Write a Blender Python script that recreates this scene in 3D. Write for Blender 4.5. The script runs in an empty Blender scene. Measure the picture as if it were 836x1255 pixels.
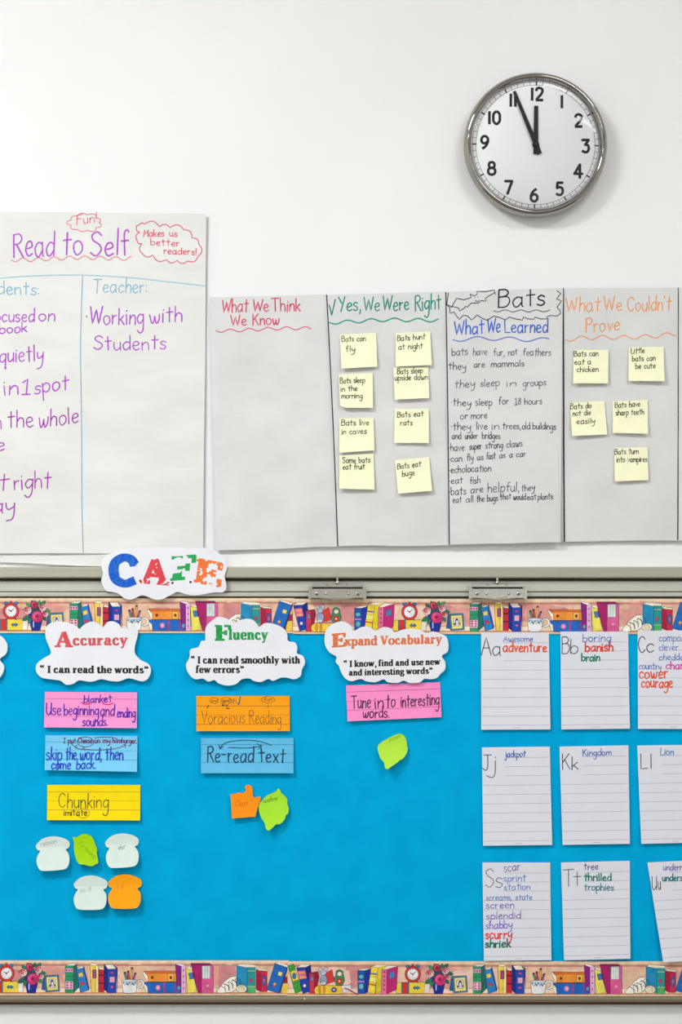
import bpy, bmesh, math, random
from mathutils import Vector, Matrix
from mathutils.geometry import delaunay_2d_cdt, tessellate_polygon
random.seed(7)
SC = bpy.context.scene
COL = SC.collection
PI = math.pi

# ------------------------------------------------------------ camera, world, lamps, exposure
S = 0.00173            # metres per photograph pixel on the wall plane
Z0 = 0.85              # height of the photograph's lower edge
D = 3.5                # camera distance from the wall
CX, CY = 418.0, 627.5
CAMZ = Z0 + (1255 - CY) * S
cam = bpy.data.cameras.new('camera'); cam_o = bpy.data.objects.new('camera', cam); COL.objects.link(cam_o)
cam.sensor_fit = 'VERTICAL'; cam.sensor_height = 36.0; cam.sensor_width = 24.0
cam.lens = 36.0 * D / (1255 * S)
cam.clip_start = 0.05
cam_o.location = (0, -D, CAMZ); cam_o.rotation_euler = (PI / 2, 0, 0)
SC.camera = cam_o
w = bpy.data.worlds.new('world'); SC.world = w; w.use_nodes = True
w.node_tree.nodes['Background'].inputs[0].default_value = (0.86, 0.93, 1.0, 1)
w.node_tree.nodes['Background'].inputs[1].default_value = 2.2
SC.view_settings.view_transform = 'Standard'; SC.view_settings.look = 'None'
SC.view_settings.gamma = 1.0; SC.view_settings.use_curve_mapping = False
SC.view_settings.exposure = -0.45
ROOM_X0, ROOM_X1, ROOM_Y, CEIL = -3.2, 3.4, -6.2, 4.05
LAMP_W = 56.0
LAMPS = [(-1.6, -2.1), (1.35, -2.1), (-2.3, -4.3), (2.3, -4.3)]
for i, (lx, ly) in enumerate(LAMPS):
    L = bpy.data.lights.new('ceiling_lamp', 'AREA'); L.shape = 'RECTANGLE'; L.size = 1.15; L.size_y = 0.55
    L.energy = (LAMP_W * 2.3, LAMP_W * .85, LAMP_W, LAMP_W * .8)[i]
    L.color = (0.955, 0.98, 1.0)
    o = bpy.data.objects.new('ceiling_lamp', L); COL.objects.link(o); o.location = (lx, ly, CEIL - 0.075)
WINS = [(-2.5, -0.6), (0.7, 2.6)]
for (a, b) in WINS:
    L = bpy.data.lights.new('window_portal', 'AREA'); L.shape = 'RECTANGLE'; L.size = b - a; L.size_y = 1.6
    L.cycles.is_portal = True
    o = bpy.data.objects.new('window_portal', L); COL.objects.link(o)
    o.location = ((a + b) / 2, ROOM_Y - 0.11, 1.8); o.rotation_euler = (PI / 2, 0, 0)

# ------------------------------------------------------------ materials
def lin(c):
    c = c / 255.0
    return c / 12.92 if c <= 0.04045 else ((c + 0.055) / 1.055) ** 2.4
def rgb(t): return (lin(t[0]), lin(t[1]), lin(t[2]), 1.0)
MATS = {}
def mat(name, col, rough=0.7, metal=0.0, var=0.0, vscale=20.0, bump=0.0, bscale=60.0, stretch=(1, 1, 1), spec=0.3, detail=3.0, col2=None, lo=0.35, hi=0.65, coat=0.0):
    if name in MATS: return MATS[name]
    m = bpy.data.materials.new(name); m.use_nodes = True
    nt = m.node_tree; N = nt.nodes; Lk = nt.links; b = N['Principled BSDF']
    b.inputs['Base Color'].default_value = rgb(col); b.inputs['Roughness'].default_value = rough
    b.inputs['Metallic'].default_value = metal; b.inputs['Specular IOR Level'].default_value = spec
    b.inputs['Coat Weight'].default_value = coat
    tc = N.new('ShaderNodeTexCoord'); mp = N.new('ShaderNodeMapping'); mp.inputs['Scale'].default_value = stretch
    Lk.new(tc.outputs['Object'], mp.inputs[0])
    if var > 0 or col2:
        n = N.new('ShaderNodeTexNoise'); n.inputs['Scale'].default_value = vscale; n.inputs['Detail'].default_value = detail
        Lk.new(mp.outputs[0], n.inputs['Vector'])
        r = N.new('ShaderNodeMapRange'); r.inputs['From Min'].default_value = lo; r.inputs['From Max'].default_value = hi
        Lk.new(n.outputs['Fac'], r.inputs[0])
        mx = N.new('ShaderNodeMix'); mx.data_type = 'RGBA'
        c2 = col2 if col2 else tuple(max(0, x * (1 - var)) for x in col)
        mx.inputs[6].default_value = rgb(col); mx.inputs[7].default_value = rgb(c2)
        Lk.new(r.outputs[0], mx.inputs[0]); Lk.new(mx.outputs[2], b.inputs['Base Color'])
    if bump > 0:
        n = N.new('ShaderNodeTexNoise'); n.inputs['Scale'].default_value = bscale; n.inputs['Detail'].default_value = 4
        Lk.new(mp.outputs[0], n.inputs['Vector'])
        bp = N.new('ShaderNodeBump'); bp.inputs['Strength'].default_value = bump; bp.inputs['Distance'].default_value = 0.004
        Lk.new(n.outputs['Fac'], bp.inputs['Height']); Lk.new(bp.outputs[0], b.inputs['Normal'])
    MATS[name] = m
    return m
def ink(c, thin=False):
    # marker ink: slight variation of density along the stroke
    return mat('ink_%d_%d_%d' % c, c, 0.55, var=0.0, vscale=160, detail=2, spec=0.2,
               col2=tuple(min(255, x + (255 - x) * 0.13) for x in c), lo=0.4, hi=0.62)
WALL = mat('wall_paint', (240, 240, 239), 0.8, bump=0.06, bscale=120, var=0.012, vscale=3)
CHART = mat('chart_paper', (229, 229, 225), 0.7, var=0.03, vscale=5, bump=0.5, bscale=7, stretch=(1, 1, 3.0), spec=0.25)
CHART2 = mat('butcher_paper', (222, 222, 221), 0.7, var=0.035, vscale=6, bump=0.5, bscale=9, stretch=(1.2, 1, 1.6), spec=0.25)
NOTE = mat('note_yellow', (252, 250, 212), 0.75, var=0.02, vscale=40, spec=0.2)
LAM = mat('laminate_white', (236, 237, 243), 0.35, bump=0.12, bscale=22, var=0.015, vscale=15, spec=0.45)
CARDW = mat('white_card', (226, 227, 237), 0.7, bump=0.05, bscale=40, var=0.01)
ALU = mat('aluminium', (206, 205, 195), 0.42, metal=0.55, var=0.06, vscale=3, stretch=(0.4, 8, 8), bump=0.02, bscale=200)
ALUD = mat('aluminium_dull', (190, 187, 172), 0.5, metal=0.45, var=0.06, vscale=3, stretch=(0.4, 8, 8))
STEEL = mat('clip_steel', (196, 192, 180), 0.25, metal=0.95, var=0.05, vscale=60)
BLACKM = mat('black_void', (28, 24, 20), 0.6)
CHROME = mat('chrome', (158, 154, 150), 0.07, metal=1.0, var=0.02, vscale=8)
FACE = mat('clock_face_paint', (254, 254, 254), 0.5, var=0.01, vscale=9)
CBLK = mat('clock_black', (26, 26, 28), 0.45, var=0.1, vscale=40)
BLUE = mat('blue_backing', (0, 165, 220), 0.75, var=0.0, col2=(0, 176, 227), vscale=16, detail=7, lo=0.38, hi=0.75, bump=0.1, bscale=25, spec=0.05)
PRINT = None
def print_mat():
    m = bpy.data.materials.new('printed_colours'); m.use_nodes = True
    nt = m.node_tree; b = nt.nodes['Principled BSDF']; b.inputs['Roughness'].default_value = 0.6
    b.inputs['Specular IOR Level'].default_value = 0.3
    a = nt.nodes.new('ShaderNodeAttribute'); a.attribute_name = 'Col'
    n = nt.nodes.new('ShaderNodeTexNoise'); n.inputs['Scale'].default_value = 55; n.inputs['Detail'].default_value = 5
    tc = nt.nodes.new('ShaderNodeTexCoord'); nt.links.new(tc.outputs['Object'], n.inputs['Vector'])
    r = nt.nodes.new('ShaderNodeMapRange'); r.inputs['From Min'].default_value = 0.3; r.inputs['From Max'].default_value = 0.7
    r.inputs['To Min'].default_value = 0.80; r.inputs['To Max'].default_value = 1.12
    nt.links.new(n.outputs['Fac'], r.inputs[0])
    mx = nt.nodes.new('ShaderNodeVectorMath'); mx.operation = 'SCALE'
    nt.links.new(a.outputs['Color'], mx.inputs[0]); nt.links.new(r.outputs[0], mx.inputs['Scale'])
    nt.links.new(mx.outputs[0], b.inputs['Base Color'])
    return m
PRINT = print_mat()

# ------------------------------------------------------------ helpers
def W(px, py, d=0.0):
    """photograph pixel -> world point on the plane d metres in front of the wall"""
    f = (D - d) / D
    return Vector(((px - CX) * S * f, -d, CAMZ + (CY - py) * S * f))
def tag(o, label, cat, group=None, kind=None):
    o['label'] = label; o['category'] = cat
    if group: o['group'] = group
    if kind: o['kind'] = kind
    return o
def empty(name, loc, label, cat, group=None):
    o = bpy.data.objects.new(name, None); COL.objects.link(o); o.location = loc
    o.empty_display_size = 0.05
    return tag(o, label, cat, group)
def link(name, me, m, parent=None, loc=None):
    if m and not me.materials: me.materials.append(m)
    o = bpy.data.objects.new(name, me); COL.objects.link(o)
    if parent: o.parent = parent
    if loc is not None: o.location = loc
    return o
def bmobj(name, bm, m, parent=None, loc=None, smooth=False):
    bmesh.ops.recalc_face_normals(bm, faces=bm.faces[:])
    me = bpy.data.meshes.new(name); bm.to_mesh(me); bm.free()
    if smooth:
        for p in me.polygons: p.use_smooth = True
    return link(name, me, m, parent, loc)
def box(bm, x0, x1, y0, y1, z0, z1, bev=0.0):
    r = bmesh.ops.create_cube(bm, size=1.0)
    for v in r['verts']:
        v.co = Vector(((x0 + x1) / 2 + v.co.x * (x1 - x0), (y0 + y1) / 2 + v.co.y * (y1 - y0), (z0 + z1) / 2 + v.co.z * (z1 - z0)))
    if bev > 0:
        es = list({e for v in r['verts'] for e in v.link_edges})
        bmesh.ops.bevel(bm, geom=es, offset=bev, segments=2, affect='EDGES')
def struct(o): o['kind'] = 'structure'; return o
def catmull(pts, closed=False, n=5):
    if len(pts) < 3: return list(pts)
    out = []; N = len(pts)
    rng = range(N if closed else N - 1)
    for i in rng:
        g = (lambda k: pts[k % N]) if closed else (lambda k: pts[max(0, min(N - 1, k))])
        p0, p1, p2, p3 = g(i - 1), g(i), g(i + 1), g(i + 2)
        for j in range(n):
            t = j / n; t2 = t * t; t3 = t2 * t
            out.append(tuple(0.5 * (2 * p1[k] + (p2[k] - p0[k]) * t + (2 * p0[k] - 5 * p1[k] + 4 * p2[k] - p3[k]) * t2 + (3 * p1[k] - p0[k] - 3 * p2[k] + p3[k]) * t3) for k in (0, 1)))
    if not closed: out.append(pts[-1])
    return out
def resample(pts, step):
    out = [pts[0]]
    for a, b in zip(pts, pts[1:]):
        d = math.hypot(b[0] - a[0], b[1] - a[1])
        if d < 1e-6: continue
        k = max(1, int(math.ceil(d / step)))
        for i in range(1, k + 1): out.append((a[0] + (b[0] - a[0]) * i / k, a[1] + (b[1] - a[1]) * i / k))
    return out

class Ink:
    """collects flat strokes in photograph pixels; widths in pixels"""
    def __init__(s): s.v = []; s.f = []; s.z = []; s.k = 0
    def bump(s):
        s.k += 1; s.z += [((s.k % 12) * 7e-6)] * (len(s.v) - len(s.z))
    def ribbon(s, pts, w, cap=True, step=5.0, widths=None):
        pts = resample(pts, step) if widths is None else pts
        q = [pts[0]]; wq = [widths[0] if widths else w]
        for i, p in enumerate(pts[1:]):
            if math.hypot(p[0] - q[-1][0], p[1] - q[-1][1]) > 1e-4:
                q.append(p); wq.append(widths[i + 1] if widths else w)
        pts = q
        if len(pts) < 2:
            s.disc(pts[0][0], pts[0][1], w / 2); return
        n = len(pts); base = len(s.v)
        for i in range(n):
            a = pts[max(0, i - 1)]; b = pts[min(n - 1, i + 1)]
            dx, dy = b[0] - a[0], b[1] - a[1]; L = math.hypot(dx, dy) or 1.0
            h = wq[i] / 2; nx, ny = -dy / L * h, dx / L * h
            s.v.append((pts[i][0] + nx, pts[i][1] + ny)); s.v.append((pts[i][0] - nx, pts[i][1] - ny))
        for i in range(n - 1):
            k = base + 2 * i; s.f.append((k, k + 1, k + 3, k + 2))
        if cap:
            for (p, q2, e, ww) in ((pts[0], pts[1], base, wq[0]), (pts[-1], pts[-2], base + 2 * (n - 1), wq[-1])):
                ang = math.atan2(p[1] - q2[1], p[0] - q2[0]); idx = []
                for k in (-1, 0, 1):
                    a = ang + k * PI / 4
                    s.v.append((p[0] + math.cos(a) * ww / 2, p[1] + math.sin(a) * ww / 2)); idx.append(len(s.v) - 1)
                A = s.v[e]; ca = math.atan2(A[1] - p[1], A[0] - p[0])
                da = (ca - ang + PI) % (2 * PI) - PI
                s.f.append((e + 1, idx[0], idx[1], idx[2], e) if da > 0 else (e, idx[0], idx[1], idx[2], e + 1))
        s.bump()
    def disc(s, x, y, r, n=10):
        b = len(s.v)
        for i in range(n): s.v.append((x + r * math.cos(2 * PI * i / n), y + r * math.sin(2 * PI * i / n)))
        s.f.append(tuple(range(b, b + n))); s.bump()
    def poly(s, pts):
        b = len(s.v); s.v += list(pts)
        for t in tessellate_polygon([[Vector((p[0], p[1], 0)) for p in pts]]): s.f.append(tuple(b + i for i in t))
        s.bump()

class Sheet:
    """a real thin sheet of paper: outline in photograph pixels, own depth, curl and thickness"""
    def __init__(s, name, outline, d, m, label, cat, group=None, grid=4.0, lift=0.0, wav=0.0, wl=60.0, thick=0.0003, side=0.0, curl=None, seed=0):
        s.d = d; s.lift = lift; s.wav = wav; s.wl = wl; s.side = side; s.curl = curl; s.ph = [random.Random(seed * 77 + 5).uniform(0, 6.3) for _ in range(6)]
        xs = [p[0] for p in outline]; ys = [p[1] for p in outline]
        s.x0, s.x1, s.y0, s.y1 = min(xs), max(xs), min(ys), max(ys)
        s.loc = W((s.x0 + s.x1) / 2, s.y0, d)
        ol = resample(list(outline) + [outline[0]], grid)[:-1]
        if len(ol) > 3 and math.hypot(ol[0][0] - ol[-1][0], ol[0][1] - ol[-1][1]) < 1e-3: ol.pop()
        vs = [Vector(p) for p in ol]; n = len(vs)
        gx = s.x0 + grid * 0.5
        while gx < s.x1:
            gy = s.y0 + grid * 0.5
            while gy < s.y1:
                vs.append(Vector((gx + random.uniform(-.1, .1), gy + random.uniform(-.1, .1)))); gy += grid
            gx += grid
        V, E, F, *_ = delaunay_2d_cdt(vs, [], [list(range(n))], 1, 1e-4)
        bm = bmesh.new()
        fr = [bm.verts.new(s.local(p.x, p.y)) for p in V]
        for f in F:
            try: bm.faces.new([fr[i] for i in f])
            except ValueError: pass
        for v in [v for v in bm.verts if not v.link_faces]: bm.verts.remove(v)
        bmesh.ops.recalc_face_normals(bm, faces=bm.faces[:])
        if bm.faces[:] and sum(f.normal.y for f in bm.faces) > 0: bmesh.ops.reverse_faces(bm, faces=bm.faces[:])
        r = bmesh.ops.extrude_face_region(bm, geom=bm.faces[:])
        # the new region becomes the front; originals stay as the back
        nv = [g for g in r['geom'] if isinstance(g, bmesh.types.BMVert)]
        old = set(bm.verts) - set(nv)
        for v in old: v.co.y += thick
        bmesh.ops.recalc_face_normals(bm, faces=bm.faces[:])
        me = bpy.data.meshes.new(name); bm.to_mesh(me); bm.free()
        s.o = link(name, me, m, None, s.loc); tag(s.o, label, cat, group)
        s.layer = 0
    def warp(s, x, y):
        u = (x - s.x0) / max(1, s.x1 - s.x0); v = (y - s.y0) / max(1, s.y1 - s.y0)
        h = s.lift * max(0, v) ** 2 + s.side * (u - 0.5) * max(0, v) + abs(s.side) * 0.5 * max(0, v)
        if s.wav:
            k = 2 * PI / s.wl; p = s.ph
            h += s.wav * (1.5 + 0.5 * math.sin(k * (x + 0.35 * y) + p[0]) + 0.5 * math.sin(k * 0.6 * (y * 1.3 - 0.3 * x) + p[1]) + 0.3 * math.sin(k * 1.7 * (0.5 * x + y) + p[2]) + 0.2 * math.sin(k * 2.1 * (x - 0.4 * y) + p[3]))
        if s.curl: h += s.curl(u, v)
        return h
    def local(s, x, y, off=0.0):
        p = W(x, y, s.d) - s.loc
        return Vector((p.x, -(s.warp(x, y) + off), p.z))
    def ink(s, I, m, name='handwriting', layer=1, label=None):
        if not I.v: return None
        me = bpy.data.meshes.new(name)
        me.from_pydata([s.local(p[0], p[1], 0.00012 * layer + z) for p, z in zip(I.v, I.z)], [], I.f); me.update()
        flip = [p for p in me.polygons if p.normal.y > 0]
        if flip:
            bm = bmesh.new(); bm.from_mesh(me)
            bmesh.ops.reverse_faces(bm, faces=[f for f in bm.faces if f.normal.y > 0]); bm.to_mesh(me); bm.free()
        o = link(name, me, m, s.o)
        if label: o['label'] = label
        return o
    def text(s, txt, x0, y0, x1, y1, xh, c, w=1.2, name='handwriting', jit=1.0, **k):
        I = Ink(); hand(I, txt, x0, y0, x1, y1, xh, w, jit); return s.ink(I, ink(c), name, **k)
    def line(s, pts, c, w=1.2, smooth=True, closed=False, name='drawn_line', layer=1):
        I = Ink(); p = catmull(pts, closed, 6) if smooth else list(pts)
        if closed: p = p + [p[0]]
        I.ribbon(p, w, step=4.0); return s.ink(I, ink(c), name, layer)
    def wave(s, x0, y0, x1, y1, amp, period, c, w, name='wavy_underline'):
        pts = []; n = int(abs(x1 - x0) / 1.5)
        for i in range(n + 1):
            t = i / n; x = x0 + (x1 - x0) * t
            pts.append((x, y0 + (y1 - y0) * t + amp * math.sin(2 * PI * (x - x0) / period) + 0.4 * amp * math.sin(x * 0.05)))
        I = Ink(); I.ribbon(pts, w, step=4.0); s.ink(I, ink(c), name)

# ------------------------------------------------------------ handwriting alphabet (x-height 10)
HW = {
'a': "9|c 8,8.5 4,10 0,6 1,1 4,0 8,4.5|l 8,10 8,1 9,0", 'b': "8|l 0,20 0,0|c 0,6 3,9.6 7.6,8 7.6,2.6 4,0 0,2",
'c': "7|c 7,8 4,10 .2,7 .2,3 3,0 7,2", 'd': "8|c 8,8 4,10 0,6 1,1 4,0 8,4|l 8,20 8,0",
'e': "7.5|c .2,5 4,5.4 7,7 5,10 1.4,8.8 0,4 3,0 7.4,1.6", 'f': "6.5|c 7,18 5.4,20 3,17 2.8,8 2.8,0|l 0,10 6.5,10.4",
'g': "8|c 8,8.6 4,10 0,6.2 1,2 4,1 8,5|c 8,10 8,1 6.8,-6.5 3,-9 -.5,-6.5", 'h': "7.5|l 0,20 0,0|c 0,5.5 3,9.8 7,8 7.4,0",
'i': "1|l 0,10 .3,0|l .2,14.2 .4,15", 'j': "4|c 4,10 3.9,-4 2,-9 -2,-7|l 4,14 4.2,14.8", 'k': "7|l 0,20 0,0|l 6.4,10 .4,4.6|l 2,6 7.2,0",
'l': "1.2|l 0,20 .4,0", 'm': "12.5|l 0,10 0,0|c 0,5.5 2.6,9.8 5.8,8 6,0|c 6,5.5 9,9.8 12,8 12.5,0", 'n': "7.5|l 0,10 0,0|c 0,5.5 3.5,9.8 7,8 7.5,0",
'o': "8|c 4,10 .6,8.4 0,4 2,.4 4.2,0 7.5,2.6 8,6.5 6,9.4 3.6,9.9", 'p': "8|l 0,10 .3,-9|c 0,7 4,10 8,7.6 7.4,2.4 4,0 .2,2", 'q': "8|c 8,8.4 4,10 0,6 1,1 4,0 8,4|l 8,10 7.6,-9 9,-7",
'r': "5.5|l 0,10 .3,0|c .2,5.5 2.4,9 5.5,9.4", 's': "6|c 6,8.4 3,10 .2,8 1.4,5.8 5,4.4 6,2 3,0 -.4,1.4", 't': "7|l 3.4,18 3.6,0|l 0,11 7.4,11.6",
'u': "7.5|c 0,10 .2,3 3,0 7,3.4|l 7.2,10 7.5,0", 'v': "7|l 0,10 3.4,0 7,10", 'w': "11|c 0,10 1.4,2 3,0 5,4 5.6,8|c 5.6,8 6.6,1 8,0 10.4,4 11,10", 'x': "7.5|l 0,10 7.5,0|l 7,10 .5,0",
'y': "8|c 0,10 .6,4.5 3,3.2 7,6|c 8,10 7.4,0 5.4,-7 0,-9", 'z': "7|l 0,10 7,10 0,0 7,0",
'A': "12|l 0,0 5.6,19 11.6,0|l 2.4,7 9.6,7", 'B': "10|l 0,19 0,0|c 0,19 6,19 8.6,15 6,11 0,10|c 0,10 8,10 10,5 6.6,.3 0,0", 'C': "11|c 10.5,15.5 7,19.5 2.5,17 0,9 2.5,2 6.5,-.3 10.5,3",
'F': "9|l 0,19 .3,0|l 0,19 9,19.4|l 0,10.4 7,10.6", 'I': "6|l 3,19 3,0|l 0,19 6,19|l 0,0 6,0", 'J': "8|c 5,19 5.2,4 3,0 -.5,2.5|l 1,19 9,19", 'K': "10|l 0,19 .3,0|l 9,19 .5,8|l 3,11 10,0",
'L': "8|l 0,19 .2,0 8.5,0", 'M': "12|l 0,0 1.5,19 6,6 11,19 12,0", 'P': "9|l 0,19 .3,0|c 0,18.6 6,19.6 9,15 6,10.2 .4,9", 'R': "10|l 0,19 .3,0|c 0,18.6 6,19.6 9,15 6,10.6 .4,9.6|l 3,10 10.5,0", 'S': "10|c 9.6,16 5.6,19.4 1,16.4 2.6,11.4 8,8 9.6,4 5,0 0,2.6",
'T': "12|l 6,19 6.2,0|l 0,19 12,19.4", 'U': "9.5|c 0,19 0,6 2,1 5,0 9,5|l 9.3,19 9.5,0", 'V': "11|l 0,19 5.4,0 11,19", 'W': "16|l 0,19 4,0 8,16 12,0 16,19.5", 'Y': "10|l 0,19 5,10|l 10,19.5 3.6,0",
'1': "8|l 0,15 4.5,20 4.2,0|l 0,0 8,.4", '8': "7.5|c 4,19 1,17 1.4,12.6 4,10.4 7.4,7 7,1.6 4,0 .4,2 .4,7 4,10.4 6.8,13 6.6,17.4 4,19",
',': "1.5|c 1,1.5 1.2,-1 -.3,-3.5", '.': "1|l 0,0 .6,.4", ':': "1|l 0,2 .4,2.5|l 0,9 .4,9.5", '!': "1.5|l 1,20 .4,5|l .2,0 .5,.5", "'": "1|l .6,19 0,15", '-': "6|l 0,8.5 6.5,8.7", '*': "1|l 0,7 .5,7.6",
'~': "7|l 0,8 2,17 6,17", }
HWP = {}
for ch, sp in HW.items():
    parts = sp.split('|'); st = []
    for q in parts[1:]:
        k = q[0]; pts = [tuple(float(z) for z in p.split(',')) for p in q[2:].split()]
        st.append(catmull(pts, False, 4) if k == 'c' else pts)
    HWP[ch] = (float(parts[0]), st)
def hand(I, txt, x0, y0, x1, y1, xh, w, jit=1.0):
    rnd = random.Random(txt + str(int(x0)))
    if len(txt) > 2 and xh > 4.3: x1 -= 1.0
    gap, sp = 3.2, 8.5; tot = 0.0
    for ch in txt: tot += sp if ch == ' ' else HWP[ch][0] + gap
    tot -= gap
    sx = (x1 - x0) / tot; sy = xh / 10.0 * (1.1 if xh >= 5.6 else 1.0); ang = (y1 - y0) / (x1 - x0); x = 0.0
    for ch in txt:
        if ch == ' ': x += sp; continue
        adv, st = HWP[ch]
        jy = rnd.uniform(-.6, .6) * jit; js = 1 + rnd.uniform(-.06, .06) * jit; sh = rnd.uniform(-.05, .09) * jit
        for pl in st:
            out = []
            for (a, b) in pl:
                if b > 10: b = 10 + (b - 10) * .8
                b = b * js + jy; X = x0 + (x + a + sh * b) * sx; Y = y0 + (X - x0) * ang - b * sy
                out.append((X, Y))
            I.ribbon(out, w * rnd.uniform(.9, 1.1), step=6.0)
        x += adv + gap

# ------------------------------------------------------------ heavy slab-serif print alphabet (x-height 1)
B1 = "c .3,.72 .5,.93 .76,.84 .86,.5 .76,.14 .5,.05 .3,.22"
NA = "c .27,.62 .46,.92 .68,.9 .76,.68 .76,0"
SF = {
'a': ".98|c .62,.55 .36,.58 .2,.32 .32,.08 .6,.22|c .24,.78 .38,.94 .58,.9 .66,.7 .66,.25 .76,.06 .94,.12|b .26,.76,.12", 'b': "1.02|v .26,.02,1.48|s 0,.3,1.42|"+B1,
'c': ".88|c .7,.74 .5,.93 .27,.82 .18,.5 .28,.16 .54,.06 .8,.24|b .68,.74,.13", 'd': "1.05|v .76,0,1.48|s .5,.78,1.42|s .76,1.04,.07|c .72,.74 .5,.93 .25,.84 .16,.5 .25,.14 .5,.05 .72,.22",
'e': ".9|c .2,.52 .72,.55 .68,.82 .46,.95 .24,.82 .17,.48 .28,.15 .54,.06 .82,.24", 'f': ".66|v .27,0,1.1|c .27,1.05 .33,1.38 .52,1.44 .62,1.34|b .6,1.3,.11|s 0,.58,.93|s 0,.54,.07",
'g': ".9|c .42,.94 .2,.82 .2,.55 .42,.42 .64,.55 .64,.82 .42,.94|c .32,.42 .2,.27 .34,.16 .7,.1 .78,-.14 .5,-.36 .16,-.3 .14,-.12 .32,.04|b .8,.9,.09",
'h': "1.04|v .26,0,1.48|s 0,.26,1.42|s 0,.5,.07|s .56,1.02,.07|"+NA, 'i': ".56|v .28,0,1|s .02,.28,.93|s .02,.54,.07|b .28,1.3,.16",
'k': "1.04|v .26,0,1.48|s 0,.26,1.42|s 0,.5,.07|d .82,.88 .36,.45|d .5,.6 .82,.08|s .6,1.0,.93|s .64,1.04,.07", 'l': ".56|v .28,0,1.48|s .02,.28,1.42|s .02,.54,.07",
'm': "1.54|v .26,0,1|s 0,.26,.93|s 0,.48,.07|s .54,.98,.07|s 1.06,1.52,.07|"+NA+"|c .77,.62 .96,.92 1.18,.9 1.26,.68 1.26,0", 'n': "1.04|v .26,0,1|s 0,.26,.93|s 0,.5,.07|s .56,1.02,.07|"+NA,
'o': "1|c .5,.95 .24,.82 .16,.5 .24,.18 .5,.05 .76,.18 .84,.5 .76,.82 .5,.95", 'p': "1.02|v .26,-.45,1|s 0,.26,.93|s 0,.52,-.4|"+B1, 'r': ".82|v .26,0,1|s 0,.26,.93|s 0,.55,.07|c .27,.55 .42,.84 .6,.92|b .66,.82,.14",
's': ".78|c .62,.74 .42,.94 .2,.76 .32,.57 .6,.42 .66,.22 .42,.06 .15,.22|b .61,.77,.09|b .17,.22,.1", 't': ".68|v .3,.15,1.25|s .02,.6,.93|c .3,.3 .38,.07 .54,.08 .64,.22",
'u': "1.06|c .27,.95 .27,.3 .4,.06 .6,.1 .74,.35|v .77,0,1|s 0,.27,.93|s .5,.77,.93|s .77,1.04,.07", 'v': ".98|d .2,.93 .48,.02|d .78,.93 .5,.02|s 0,.44,.93|s .58,.98,.93",
'w': "1.42|d .2,.93 .44,.02|d .68,.93 .46,.02|d .68,.93 .94,.02|d 1.2,.93 .96,.02|s 0,.42,.93|s .5,.86,.93|s 1.0,1.42,.93", 'x': "1|d .2,.9 .8,.1|d .77,.9 .2,.1|s 0,.42,.93|s .58,.97,.93|s 0,.4,.07|s .58,1.0,.07",
'y': ".98|d .2,.93 .5,.08|d .78,.93 .36,-.34|b .25,-.33,.13|s 0,.44,.93|s .58,.98,.93",
'A': "1.3|d .62,1.36 .22,.08|d .62,1.36 1.02,.08|d .66,1.3 1.0,.1|s 0,.44,.07|s .74,1.3,.07|s .38,.86,.48", 'E': "1.14|v .32,0,1.42|s .04,1.04,1.35|s .04,1.06,.07|s .3,.78,.72|t .99,.98,1.4|t 1.02,.04,.46|t .76,.5,.94",
'F': "1.1|v .32,0,1.42|s .04,1.04,1.35|s .04,.66,.07|s .3,.76,.72|t .99,.95,1.4|t .74,.5,.94", 'V': "1.24|d .22,1.33 .62,.04|d 1.02,1.33 .64,.04|s 0,.48,1.35|s .78,1.26,1.35|d .26,1.33 .64,.1", 'I': ".66|v .33,0,1.42|s .04,.62,1.35|s .04,.62,.07",
'C': "1.2|c .98,1.02 .84,1.3 .56,1.38 .26,1.12 .18,.7 .28,.26 .62,.05 1.0,.24|b .94,1.1,.17|c .22,1.0 .2,.7 .24,.4", ',': ".4|b .2,.1,.13|c .3,.06 .26,-.15 .1,-.3", '<': ".8|b .18,1.12,.14|c .08,1.15 .14,1.38 .28,1.46|b .54,1.12,.14|c .44,1.15 .5,1.38 .64,1.46", '>': ".8|b .24,1.32,.14|c .35,1.28 .28,1.08 .12,.98|b .6,1.32,.14|c .71,1.28 .64,1.08 .48,.98",
}
def serif(I, txt, x0, y0, x1, y1, xh, tk=0.15, tn=0.065):
    tot = 0.0
    for ch in txt: tot += 0.42 if ch == ' ' else float(SF[ch].split('|')[0]) + 0.02
    sx = (x1 - x0) / tot; ang = (y1 - y0) / (x1 - x0); x = 0.0
    def T(a, b):
        X = x0 + (x + a) * sx; return (X, y0 + (X - x0) * ang - b * xh)
    for ch in txt:
        if ch == ' ': x += 0.42; continue
        parts = SF[ch].split('|')
        for q in parts[1:]:
            k = q[0]
            if k in 'vtsb':
                a, b, c = [float(z) for z in q[2:].split(',')]
                if k == 'v': I.poly([T(a - tk, b), T(a + tk, b), T(a + tk, c), T(a - tk, c)])
                elif k == 't': I.poly([T(a - tn, b), T(a + tn, b), T(a + tn, c), T(a - tn, c)])
                elif k == 's': I.poly([T(a, c - tn), T(b, c - tn), T(b, c + tn), T(a, c + tn)])
                else:
                    X, Y = T(a, b); I.disc(X, Y, c * xh, 9)
            else:
                pts = [tuple(float(z) for z in p.split(',')) for p in q[2:].split()]
                pts = catmull(pts, False, 5) if k == 'c' else resample(pts, .2)
                ws = []
                for i in range(len(pts)):
                    A = pts[max(0, i - 1)]; B = pts[min(len(pts) - 1, i + 1)]
                    dx, dy = B[0] - A[0], B[1] - A[1]; L = math.hypot(dx, dy) or 1
                    if k == 'd': hw = (tk if dx * dy < 0 else tn * 1.25)
                    else: hw = tn + (tk - tn) * abs(dy / L) ** 1.2
                    ws.append(2 * hw * (sx + xh) / 2)
                I.ribbon([T(*p) for p in pts], 1, cap=False, widths=ws)
        x += float(parts[0]) + 0.02

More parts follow.
